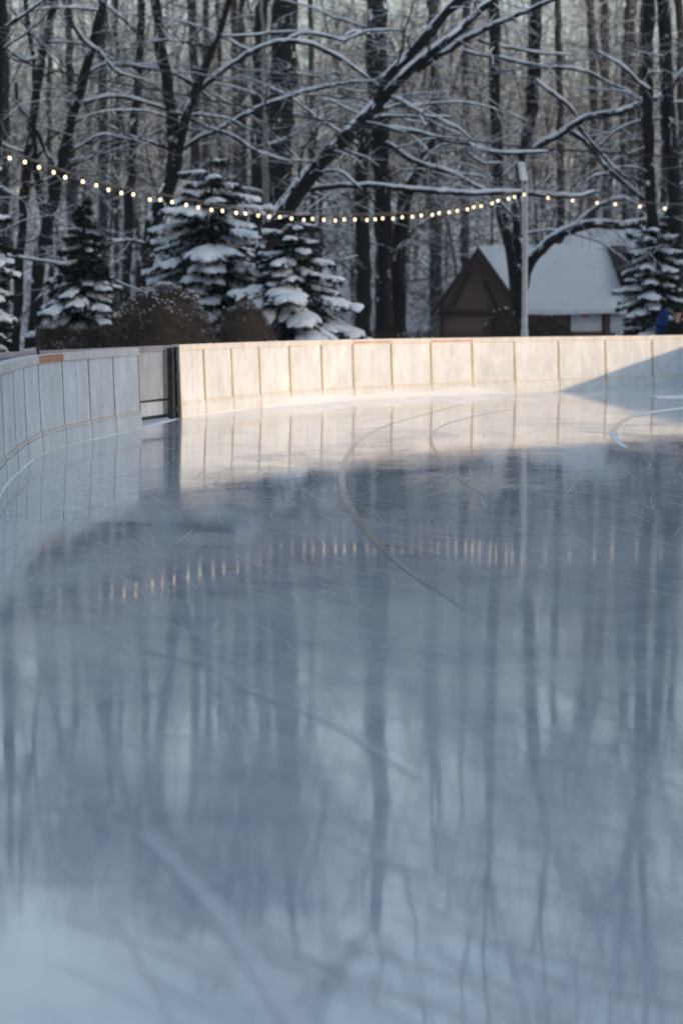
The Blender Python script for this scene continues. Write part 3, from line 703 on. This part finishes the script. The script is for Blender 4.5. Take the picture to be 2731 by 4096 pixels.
# ------------------------------------------------------------------ spruces
def spruce(label, x, top, D, halfw, base_z=0.0, nwh=15, seed=1, snow=1.0, sparse_top=False, taper=0.85):
    global rng
    keep = rng; rng = np.random.default_rng(seed)
    T = P(x, top, D); zt = T.z; z0 = gz(T.x, D)
    root = empty("spruce", (T.x, D, z0), label, "spruce")
    tr = MB(); tr.tube([(T.x, D, z0 - .05), (T.x, D, z0 + (zt - z0)*.5), (T.x, D, zt)], [0.13, 0.08, 0.012], 8); tr.build("trunk", M_bark, root)
    fo = MB(); sn = MB(); H = zt - z0
    NB = nwh*12
    for w_ in range(NB):
            f2 = ((w_ + 0.6)/NB)**0.62; z = z0 + 0.18 + (H - 0.2)*(1 - f2)
            Lb = halfw * (f2**taper) + 0.08
            a = w_*2.39996 + rng.normal(0, .35); L_ = Lb*rng.uniform(0.62, 1.14)
            d = np.array((math.cos(a), math.sin(a), 0)); sd_ = np.array((-d[1], d[0], 0))
            zz = z + rng.uniform(-.10, .10); up = 0.25 - 0.62*f2 + rng.normal(0, .06)
            n = 7; s = np.linspace(0, 1, n)
            ctr = np.array([(T.x, D, zz)]) + d[None]*(s*L_)[:, None]; ctr[:, 2] += L_*(up*s - 0.34*s**2 + 0.16*s**4)
            wd = L_*0.36*np.sin(math.pi*np.clip(s*0.86 + 0.12, 0, 1))**0.8 + 0.03
            # needles: many short drooping sprays along the bough
            ns = int(60 + 150*L_)
            ss = rng.random(ns)**0.75; idx = np.minimum((ss*(n-1)).astype(int), n-2); fr_ = ss*(n-1) - idx
            C = ctr[idx]*(1-fr_)[:, None] + ctr[idx+1]*fr_[:, None]; wv_ = (wd[idx]*(1-fr_) + wd[idx+1]*fr_)
            lat = rng.uniform(-1, 1, ns); C = C + sd_[None]*(lat*wv_)[:, None]; C[:, 2] += -0.10*np.abs(lat)*L_*0.4 + rng.normal(0, 0.018, ns)
            dirs = d[None]*rng.uniform(0.2, 1, ns)[:, None] + sd_[None]*(lat*0.9 + rng.normal(0, .4, ns))[:, None] + np.array((0, 0, 1))[None]*rng.uniform(-1.1, .1, ns)[:, None]
            dirs /= np.linalg.norm(dirs, axis=1, keepdims=True); ln = rng.uniform(0.07, 0.17, ns)[:, None]
            nrm = np.cross(dirs, rng.standard_normal((ns, 3))); nrm /= np.linalg.norm(nrm, axis=1, keepdims=True) + 1e-9
            wq = rng.uniform(0.012, 0.028, ns)[:, None]
            Vq = np.stack([C - nrm*wq, C + nrm*wq, C + dirs*ln + nrm*wq*.5, C + dirs*ln - nrm*wq*.5], 1).reshape(-1, 3)
            fo.add(Vq, np.arange(ns*4).reshape(-1, 4), 0, False)
            # snow pad lying on the bough
            if rng.random() < snow*(0.22 if sparse_top and f2 < 0.45 else 1) and L_ > 0.22:
                def on(t_):
                    q_ = min(max(t_, 0), 1)*(n-1); ii = min(int(q_), n-2); return ctr[ii]*(1 - q_ + ii) + ctr[ii+1]*(q_ - ii)
                s0 = rng.uniform(0.15, 0.40); m = 8
                ax_ = [on(t_) + np.array((0, 0, .035)) for t_ in np.linspace(s0, rng.uniform(.9, 1.0), m)]
                prof = np.sin(np.linspace(0.35, math.pi - .25, m))**0.6
                sn.tube(ax_, (0.06 + 0.10*L_)*prof*rng.uniform(.7, 1.2, m), 8, 0, True, 0.12, 0.36)
                for q_ in range(int(5 + 6*min(1.5, L_))):
                    t_ = rng.uniform(s0 + .05, .92); sg = 1 if q_ % 2 else -1; ln_ = L_*0.36*math.sin(math.pi*(t_*.8 + .15))*rng.uniform(.6, 1.15)
                    p_ = on(t_) + np.array((0, 0, .03)); dd = d*rng.uniform(.5, 1.0) + sd_*sg*rng.uniform(.6, 1.0); dd /= np.linalg.norm(dd)
                    fg = [p_ + dd*ln_*w2 + np.array((0, 0, -0.40*ln_*w2**1.7 + rng.normal(0, .008))) for w2 in np.linspace(0, 1, 6)]
                    sn.tube(fg, (0.05 + 0.075*L_)*np.array((.8, 1, 1, .95, .75, .25))*rng.uniform(.75, 1.2, 6), 7, 0, True, 0.12, 0.40)
    fo.build("foliage", M_needle, root)
    if sn.n: tag(sn.build("snow", M_snow, root), kind='stuff')
    rng = keep
    return root
spruce("large spruce heaped with snow behind the round brown bushes", 845, 622, 59, 2.35, seed=3, nwh=11, snow=0.95, taper=0.45)
spruce("smaller spruce with broad snowy boughs right of the large one", 1175, 835, 57, 2.6, seed=5, nwh=9, snow=1.0, taper=0.72)
spruce("dark spruce left of the round bush, thinly snowed at the top", 335, 770, 57, 1.85, seed=8, nwh=11, snow=0.95, taper=1.15, sparse_top=True)
spruce("spruce at the left edge showing only its snowy bough tips", -150, 380, 52, 1.45, seed=11, nwh=13, snow=0.85, taper=0.5)
spruce("spruce beside the cottage with lumps of snow behind the people", 2612, 880, 72, 1.12, seed=17, nwh=11, snow=0.8, taper=0.22)

# ------------------------------------------------------------------ clipped bushes and hedge
def bush(label, x0, x1, top, D, seed, m=M_bush, snowf=60, n=17000, name="round_bush", cat="bush"):
    global rng
    keep = rng; rng = np.random.default_rng(seed)
    a = P(x0, 1300, D); b = P(x1, 1300, D); zt = P((x0+x1)/2, top, D).z; cx = (a.x + b.x)/2; rx = (b.x - a.x)/2; zc = zt*0.48; rz = zt - zc
    root = empty(name, (cx, D, 0), label, cat)
    t = MB(); d = rng.standard_normal((n, 3)); d /= np.linalg.norm(d, axis=1, keepdims=True)
    lump = 1 + 0.05*np.sin(d[:, 0]*5 + seed) + 0.05*np.sin(d[:, 2]*6 + d[:, 1]*4)
    rad = (0.70 + 0.30*rng.random(n)**0.5)*lump
    p0 = np.array((cx, D, zc)) + d*np.array((rx, rx*0.9, rz))*(rad*0.94)[:, None]; ok = p0[:, 2] > 0; p0 = p0[ok]; d = d[ok]; k = len(p0)
    dr = d + rng.standard_normal((k, 3))*0.55; dr /= np.linalg.norm(dr, axis=1, keepdims=True); ln = rng.uniform(0.03, 0.085, k)[:, None]
    nn = np.cross(dr, rng.standard_normal((k, 3))); nn /= np.linalg.norm(nn, axis=1, keepdims=True); w_ = rng.uniform(0.004, 0.012, k)[:, None]
    V = np.stack([p0 - nn*w_, p0 + nn*w_, p0 + dr*ln + nn*w_*.4, p0 + dr*ln - nn*w_*.4], 1).reshape(-1, 3); t.add(V, np.arange(4*k).reshape(-1, 4), 0, False)
    t.blob((cx, D, zc), rx*0.74, rx*0.68, rz*0.78, 0, 20, 14, 0.03)
    for q in range(14): t.tube([(cx + rng.normal(0, .1), D + rng.normal(0, .1), -0.03), (cx + rng.normal(0, rx*.35), D, zc*.6)], [0.02, 0.012], 4)
    t.build("twigs", m, root)
    s = MB()
    for q in range(snowf):
        dd = rng.standard_normal(3); dd[2] = abs(dd[2])*0.9; dd /= np.linalg.norm(dd)
        c = np.array((cx, D, zc)) + dd*np.array((rx, rx*.9, rz))*1.0
        if math.sin(dd[0]*9 + 1)*math.sin(dd[2]*8 + dd[1]*5) + 0.9*dd[2] < 0.15 + 0.5*rng.random(): continue
        r = rng.uniform(0.005, 0.015)*(0.6 + 0.9*max(dd[2], 0)); s.blob(c, r*1.3, r*1.3, r*0.8, 0, 7, 4, 0.2)
    if snowf: tag(s.build("snow", M_snow, root), kind='stuff')
    rng = keep
bush("large round brown bush flecked with snow behind the left boards", 450, 862, 1128, 52, 31, snowf=900)
bush("smaller round brown bush without snow right of the large one", 838, 1108, 1194, 54, 32, snowf=10, n=9000)
bush("grey rounded shrub in front of the cottage beside the lamp post", 1930, 2100, 1228, 72, 33, M_hedge, 70, 8000)
bush("low brown shrub right of the lamp post under the cottage eave", 2085, 2290, 1262, 74, 34, M_hedge, 30, 7000)
hd = MB()
for i in range(16000):
    if i % 2: px_ = random.uniform(150, 480); D = 50 + random.uniform(-.4, .4)
    else: px_ = random.uniform(1080, 1960); D = 60 + random.uniform(-.5, .5)
    x = (px_ - CX)/F*D; z = random.uniform(0, 1.28 if i % 2 else 1.12) 
    p = np.array((x, D, z)); d = np.array((random.gauss(0, .4), random.gauss(0, .4), 1.0)); d /= np.linalg.norm(d); nn = np.cross(d, rng.standard_normal(3)); nn /= np.linalg.norm(nn)
    hd.add([p - nn*.007, p + nn*.007, p + d*.16 + nn*.002, p + d*.16 - nn*.002], [[0, 1, 2, 3]], 0, False)
tag(hd.build("hedge", M_hedge), "low brown clipped hedge just behind the rink boards", "hedge", kind='stuff')

# ------------------------------------------------------------------ cottage
M_wood = plain("dark_brown_timber", (0.030, 0.021, 0.018), 0.8, 0, 0.4, 8)
def log_mat():
    m, nt, b = mat("log_wall"); v = coords(nt); sp = N(nt, "ShaderNodeSeparateXYZ"); nt.links.new(v, sp.inputs[0])
    wv_ = mth(nt, 'FRACT', mth(nt, 'MULTIPLY', sp.outputs["Z"], 6.0)); 
    c = mix(nt, noise(nt, 4, 5, 0.6, coords(nt, (1, 1, 4))), (0.050, 0.030, 0.026), (0.120, 0.074, 0.063))
    c = mix(nt, ramp(nt, wv_, [(0.0, 1.0), (0.30, 0.0)]), c, (0.02, 0.015, 0.014))
    nt.links.new(c, b.inputs["Base Color"]); b.inputs["Roughness"].default_value = 0.85; return m
M_log = log_mat(); M_shut = plain("pale_board", (0.36, 0.38, 0.41), 0.6, 0, 0.12, 5); M_red = plain("faded_red", (0.42, 0.10, 0.09), 0.6)
HD = 92.0
ap = P(1912, 985, HD); le = P(1722, 1248, HD); hw = ap.x - le.x; re = ap.x + hw; ez = le.z
house = empty("cottage", (ap.x, HD, gz(ap.x, HD)), "brown log cottage with steep snow-covered roof behind the lamp post", "cottage")
wl = ap.x - hw*0.80; wr = ap.x + hw*0.80
h = MB(); h.prism([(wl, HD + .5, -0.1), (wr, HD + .5, -0.1), (wr, HD + .5, ez + .45), (ap.x, HD + .5, ap.z - .18), (wl, HD + .5, ez + .45)], (0, 0.25, 0))
h.build("gable_wall", M_log, house)
h = MB()                                                          # verge boards and timbers on the gable
for sx in (-1, 1):
    A_ = np.array((ap.x, HD, ap.z)); B_ = np.array((ap.x + sx*hw, HD, ez)); dn = np.array((0, 0, -0.26))
    h.prism([A_, B_, B_ + dn, A_ + dn*1.3] if sx > 0 else [A_ , A_ + dn*1.3, B_ + dn, B_], (0, 0.08, 0))
h.box((wl - .05, HD + .36, 1.55), (wr - wl + .1, 0, 0), (0, .12, 0), (0, 0, .20))
for a_, b_2 in (((ap.x + .18, 2.9), (ap.x + .75, 1.6)), ((ap.x - .35, 3.2), (ap.x - 1.0, 1.9))):
    h.prism([(a_[0], HD + .36, a_[1]), (a_[0] + .16, HD + .36, a_[1]), (b_2[0] + .16, HD + .36, b_2[1]), (b_2[0], HD + .36, b_2[1])], (0, .12, 0))
for x_ in (wl, wr - .16): h.box((x_, HD + .34, 0), (.16, 0, 0), (0, .14, 0), (0, 0, ez + .5))
h.build("timber_frame", M_wood, house)
h = MB()                                                          # wing roof: two slopes under snow
for sx in (-1, 1):
    A_ = np.array((ap.x, HD + .09, ap.z - .17)); B_ = np.array((ap.x + sx*hw*0.97, HD + .09, ez - .12)); up = np.array((0, 0, .08))
    h.prism([A_, B_, B_ + up, A_ + up] if sx > 0 else [A_, A_ + up, B_ + up, B_], (0, 0.9, 0))
h.build("wing_roof", M_shadedsnow, house)
# main range: long slope facing the rink
ml = ap.x + 0.25; mr = P(2512, 1200, HD + 1).x; ry = HD + 4.6; ey = HD + 0.9
ezm = P(2300, 1243, ey).z; rzm = P(2200, 985, ry).z; rzr = P(2424, 1000, ry).x
def thick_roof(name, pts, th, mt, parent, sub=24, bumpy=0.05):
    a_, b_, c_, d_ = [np.array(p, float) for p in pts]; V = []
    for i in range(sub + 1):
        for j in range(sub + 1):
            u = i/sub; v_ = j/sub; p = (a_*(1-u) + b_*u)*(1-v_) + (d_*(1-u) + c_*u)*v_
            ed = min(1, 6*min(u, 1-u) + .25)*min(1, 6*min(v_, 1-v_) + .35)
            V.append(p + np.array((0, -0.3*th*ed*0.4, th*ed + bumpy*(math.sin(u*9 + 3*v_) + math.sin(v_*11 - u*5))*0.5*ed)))
    V = np.array(V); k = sub + 1
    fc = [[i*k + j, (i+1)*k + j, (i+1)*k + j + 1, i*k + j + 1] for i in range(sub) for j in range(sub)]
    m = MB(); m.add(V, fc)
    U = np.array([a_, b_, c_, d_]); m.add(U, [[3, 2, 1, 0]])
    rim = [i*k for i in range(k)]
    m.add(np.concatenate([V[[i*k for i in range(k)]], V[[i*k for i in range(k)]] - np.array((0, 0.0, th + .02))]), [[i, k + i, k + i + 1, i + 1] for i in range(sub)])
    return m.build(name, mt, parent)
h = MB(); h.box((ml, ey + .45, -0.1), (mr - ml - .25, 0, 0), (0, .25, 0), (0, 0, ezm + .35)); h.build("front_wall", M_log, house)
mrf = thick_roof("main_roof", [(ml, ey, ezm), (mr, ey, ezm), (rzr, ry, rzm), (ml, ry, rzm)], .16, M_shadedsnow, house, 24, 0.09)
h = MB(); h.box((ml, ey + .02, ezm - .15), (mr - ml, 0, 0), (0, .35, 0), (0, 0, .14)); h.build("eave_board", M_wood, house)
uz = P(2400, 918, ry + 3).z
h = MB(); 
ul = P(2215, 1010, ry).x; ur = P(2600, 1000, ry).x; tl = P(2290, 920, ry + 3.2).x
thick_roof("upper_roof", [(ul, ry - .1, rzm - .25), (ur, ry - .1, rzm - .1), (ur - .2, ry + 3.2, uz), (tl, ry + 3.2, uz)], .14, M_shadedsnow, house, 24, 0.07)
h = MB()                                                          # dark gable under the hipped right end
v_ = [(rzr - .02, ry - .15, rzm + .02), (mr + .02, ey + .2, ezm + .9), (mr + .35, ey + 1.0, ezm + .9), (rzr + .75, ry - .15, rzm + .02)]
h.prism(v_, (0, 0.3, -0.28)); h.build("verge_board", M_wood, house)
h = MB(); h.prism([(mr - .22, ey + .5, -.1), (mr - .22, ry + 3, -.1), (mr - .22, ry + 3, ezm + 1.2), (mr - .22, ry, ezm + 1.6), (mr - .22, ey + .5, ezm + .2)], (.2, 0, 0)); h.build("side_wall", M_log, house)
s0 = P(2282, 1255, ey + .4); s1 = P(2404, 1325, ey + .4)
h = MB(); h.box((s0.x, ey + .38, s1.z), (s1.x - s0.x, 0, 0), (0, .06, 0), (0, 0, s0.z - s1.z)); wn = h.build("shutter", M_shut, house)
h = MB(); c_ = P(2338, 1264, ey + .36); h.box((c_.x - .12, ey + .355, c_.z - .05), (.24, 0, 0), (0, .02, 0), (0, 0, .10)); h.build("emblem", M_red, wn)
for x_ in (s0.x - .10, s1.x + .02):
    h = MB(); h.box((x_, ey + .36, s1.z - .3), (.09, 0, 0), (0, .08, 0), (0, 0, s0.z - s1.z + .35)); h.build("shutter_post", M_wood, wn)
s2 = P(2440, 1262, ey + .4); s3 = P(2500, 1330, ey + .4)
h = MB(); h.box((s2.x, ey + .40, s3.z), (s3.x - s2.x, 0, 0), (0, .04, 0), (0, 0, s2.z - s3.z)); h.build("window", M_shut, house)

# ------------------------------------------------------------------ people behind the boards
M_blue = plain("blue_jacket", (0.010, 0.030, 0.135), 0.8, 0, 0.3, 14, 0.3)
M_blackc = plain("black_coat", (0.010, 0.010, 0.011), 0.85, 0, 0.3, 14, 0.3)
M_trou = plain("dark_trousers", (0.014, 0.015, 0.019), 0.85, 0, 0.3, 14)
M_skin = plain("skin", (0.44, 0.24, 0.18), 0.55, 0, 0.08, 20)
M_boot = plain("boots", (0.012, 0.011, 0.010), 0.6)
M_hat = plain("black_knit", (0.008, 0.008, 0.009), 0.95, 0, 0.3, 40, 0.4)
def skin(name, verts, edges, radii, m, parent, root_v=0, sub=2):
    me = bpy.data.meshes.new(name); me.from_pydata([tuple(v) for v in verts], edges, [])
    ob = bpy.data.objects.new(name, me); COL.objects.link(ob)
    sk = ob.modifiers.new("skin", 'SKIN'); sk.use_smooth_shade = True
    for i, r in enumerate(radii):
        me.skin_vertices[0].data[i].radius = (r if isinstance(r, tuple) else (r, r)); me.skin_vertices[0].data[i].use_root = (i == root_v)
    ss = ob.modifiers.new("sub", 'SUBSURF'); ss.levels = sub; ss.render_levels = sub
    dg = bpy.context.evaluated_depsgraph_get(); new = bpy.data.meshes.new_from_object(ob.evaluated_get(dg)); new.name = name
    bpy.data.objects.remove(ob); bpy.data.meshes.remove(me)
    for p in new.polygons: p.use_smooth = True
    return link(name, new, m, parent)
def person(label, loc, rz, h, jacket, trousers, hands, hood=False, hat=None, lean=0.0):
    root = empty("person", loc, label, "person"); root.rotation_euler = (0, 0, 0)
    s = h / 1.75; c, sn_ = math.cos(rz), math.sin(rz)
    def T(x, y, z):                                  # local: x right, y front
        y = y + lean*max(0, z - 0.9)
        return Vector((loc[0] + (x*c - y*sn_)*s, loc[1] + (x*sn_ + y*c)*s, loc[2] + z*s))
    L_ = []
    pel = (0, 0, 0.95); spine = (0, .0, 1.12); chest = (0, .01, 1.32); neck = (0, 0, 1.48); chin = (0, .03, 1.55); head = (0, .035, 1.64); crown = (0, .02, 1.70)
    V = [pel, spine, chest, neck, chin, head, crown]; E = [(0,1),(1,2),(2,3),(3,4),(4,5),(5,6)]; Rr = [(.15,.11),(.135,.10),(.155,.105),.055,.062,(.078,.095),(.07,.085)]
    def chain(st_, pts, rad):
        prev = st_
        for p, r in zip(pts, rad): V.append(p); Rr.append(r); E.append((prev, len(V)-1)); prev = len(V)-1
        return prev
    for sx in (-1, 1): chain(0, [(sx*.09, 0, .88), (sx*.10, .015, .50), (sx*.10, -.01, .10), (sx*.11, .05, .045), (sx*.115, .15, .035)], [.085, .062, .042, .042, .036])
    fing = []
    for sx in (-1, 1):
        el, wr = hands[sx]
        w_ = chain(2, [(sx*.17, .0, 1.41), el, wr], [.060, .042, .030])
        dirv = Vector(wr) - Vector(el); dirv.normalize(); lat = Vector((0, 0, 1)).cross(dirv); lat = lat.normalized() if lat.length > .1 else Vector((1, 0, 0))
        palm = Vector(wr) + dirv*.06; pv = chain(w_, [tuple(palm)], [(.034, .018)])
        for q, (o_, l_) in enumerate(((-.030, .062), (-.010, .075), (.010, .072), (.029, .055))):
            k1 = palm + lat*o_ + dirv*.03; k2 = k1 + dirv*l_*.5 + Vector((0, 0, -.012)); k3 = k2 + dirv*l_*.4 + Vector((0, 0, -.030))
            chain(pv, [tuple(k1), tuple(k2), tuple(k3)], [.010, .009, .007])
        k1 = palm - lat*sx*.036 - dirv*.015; k2 = k1 - lat*sx*.022 + dirv*.035 + Vector((0, 0, -.012)); chain(pv, [tuple(k1), tuple(k2)], [.012, .009])
    body = skin("body", [T(*p) for p in V], E, [((r[0]*s, r[1]*s) if isinstance(r, tuple) else r*s) for r in Rr], [M_skin, M_hat], root)
    if hat:                                              # gloves
        wp = [T(*hands[sx][1]) for sx in (-1, 1)]
        for p in body.data.polygons:
            if min((p.center - q).length for q in wp) < .24: p.material_index = 1
    # face: eyes, nose, mouth, ears
    f = MB()
    def bl(p, a, b_, c2): f.blob(T(*p), a*s, b_*s, c2*s, 0, 8, 6, 0.0)
    bl((0, .128, 1.625), .013, .020, .020); bl((-.082, .03, 1.63), .012, .02, .03); bl((.082, .03, 1.63), .012, .02, .03); f.build("face", M_skin, body)
    f = MB(); bl((-.03, .116, 1.65), .012, .008, .007); bl((.03, .116, 1.65), .012, .008, .007); bl((0, .112, 1.585), .024, .008, .006); f.build("eyes_and_mouth", M_boot, body)
    # clothes
    Vj = [(0, 0, .80), (0, 0, .98), (0, 0, 1.15), (0, .01, 1.33), (0, 0, 1.535)]; Ej = [(0,1),(1,2),(2,3),(3,4)]; Rj = [(.185,.145),(.18,.14),(.17,.135),(.195,.14),(.088,.09)]
    for sx in (-1, 1):
        el, wr = hands[sx]; b0_ = len(Vj); Vj += [(sx*.19, 0, 1.40), el, wr]; Ej += [(3, b0_), (b0_, b0_+1), (b0_+1, b0_+2)]; Rj += [.085, .066, .052]
    jk = skin("jacket", [T(*p) for p in Vj], Ej, [((r[0]*s, r[1]*s) if isinstance(r, tuple) else r*s) for r in Rj], jacket, root)
    Vt = [(0, 0, .95)]; Et = []; Rt = [(.165, .13)]
    for sx in (-1, 1):
        b0_ = len(Vt); Vt += [(sx*.095, 0, .84), (sx*.105, .01, .50), (sx*.105, -.01, .12)]; Et += [(0, b0_), (b0_, b0_+1), (b0_+1, b0_+2)]; Rt += [.105, .085, .070]
    skin("trousers", [T(*p) for p in Vt], Et, [((r[0]*s, r[1]*s) if isinstance(r, tuple) else r*s) for r in Rt], trousers, root)
    for sx in (-1, 1):
        skin("boot", [T(sx*.108, -.015, .16), T(sx*.108, -.005, .06), T(sx*.118, .13, .05)], [(0,1),(1,2)], [.062*s, .060*s, .048*s], M_boot, root)
    if hood:
        g_ = MB(); rows = []
        for i in range(9):                                # hood: open in front
            th = i/8; 
            for j in range(13):
                ph = -math.pi/2 - 2.25 + 4.5*j/12
                r_x = (.015, .055, .085, .105, .115, .120, .135, .165, .215)[i]; zc_ = 1.79 - .40*th**1.05
                rows.append(T(r_x*math.cos(ph), .02 + r_x*1.12*math.sin(ph), zc_))
        g_.add([tuple(p) for p in rows], [[i*13 + j, i*13 + j + 1, (i+1)*13 + j + 1, (i+1)*13 + j] for i in range(8) for j in range(12)])
        ho = g_.build("hood", jacket, jk); so_ = ho.modifiers.new("t", 'SOLIDIFY'); so_.thickness = .02
    if hat:
        g_ = MB(); rows = []
        for i in range(8):
            th = i/7*1.0
            for j in range(16):
                ph = 2*math.pi*j/16; rr = .112*math.sin(math.pi/2*min(1, th*1.15 + .03)); rows.append(T(rr*math.cos(ph), .025 + rr*1.12*math.sin(ph), 1.855 - .19*th))
        g_.add([tuple(p) for p in rows], [[i*16 + j, (i+1)*16 + j, (i+1)*16 + (j+1) % 16, i*16 + (j+1) % 16] for i in range(7) for j in range(16)])
        ha = g_.build("beanie", hat, root); so_ = ha.modifiers.new("t", 'SOLIDIFY'); so_.thickness = .012
    return root
bp = P(2707, 1300, 55.75); bq = P(2648, 1300, 56.1)
person("person in black coat and beanie leaning on the rink boards", (bp.x, bp.y, -0.03), R(180 - 8), 1.765, M_blackc, M_trou,
       {-1: ((-.27, .08, 1.14), (-.12, .36, 1.17)), 1: ((.27, .16, 1.13), (.10, .42, 1.17))}, hat=M_hat, lean=0.06)
person("person in hooded blue jacket turned towards the person in black", (bq.x, bq.y, -0.03), R(-62), 1.72, M_blue, M_trou,
       {-1: ((-.24, .04, 1.12), (-.20, .22, 1.20)), 1: ((.24, .02, 1.12), (.22, .20, 1.25))}, hood=True)

# ------------------------------------------------------------------ unseen block added right of the rink; its passage shapes the sun patch
M_plaster = plain("grey_plaster", (0.30, 0.28, 0.26), 0.85, 0, 0.15, 2)
M_glass = plain("dark_window_glass", (0.03, 0.035, 0.045), 0.1, 0, 0.1, 2)
u3 = np.array((SUN_U.x, SUN_U.y, 0)); p3 = np.array((-SUN_U.y, SUN_U.x, 0)); t1 = 44.0; dep = 9.0; Hb = 26.0
PL, PR, ZC = 33.05, 53.3, 1.33 + (t1 + dep) * math.tan(SUN_EL)
o_ = u3 * (np.dot(u3, np.array((0, 45, 0))) + t1)
def bpt(p, z, d=0.0): return o_ + p3*p + u3*d + np.array((0, 0, z))
blocker = empty("sun_blocker", tuple(bpt(40, 0)), "unseen grey block added right of the rink, its passage shaping the low sunlight", "light blocker")
q = MB()
q.box(bpt(-45, -0.1), p3*(PL + 45), u3*dep, (0, 0, Hb)); q.box(bpt(PR, -0.1), p3*(80 - PR), u3*dep, (0, 0, Hb)); q.box(bpt(80.02, -0.1), p3*90, u3*dep, (0, 0, 14.5)); q.box(bpt(PL, ZC), p3*(PR - PL), u3*dep, (0, 0, Hb - ZC - .1))
q.build("wall", M_plaster, blocker)
for i in range(22):
    for z in (2.2, 11.0, 19.0):
        a_ = -42 + i*7.6
        if PL - 2 < a_ < PR + .5 and z < ZC + 1: continue
        q = MB(); q.box(bpt(a_, z, -0.03), p3*1.6, u3*0.05, (0, 0, 1.7)); q.build("window", M_glass, blocker)

# ------------------------------------------------------------------ frosty air
hz = MB(); hz.box((-950, -650, -1.2), (1900, 0, 0), (0, 2200, 0), (0, 0, 46))
M_haze = bpy.data.materials.new("frosty_air"); M_haze.use_nodes = True; nt = M_haze.node_tree; nt.nodes.clear()
out = nt.nodes.new("ShaderNodeOutputMaterial"); pv = nt.nodes.new("ShaderNodeVolumePrincipled")
pv.inputs["Color"].default_value = (0.86, 0.91, 1.0, 1); pv.inputs["Density"].default_value = 0.00024; pv.inputs["Anisotropy"].default_value = 0.0
nt.links.new(pv.outputs[0], out.inputs["Volume"]); tag(hz.build("haze", M_haze), kind='stuff')
S.cycles.volume_bounces = 0
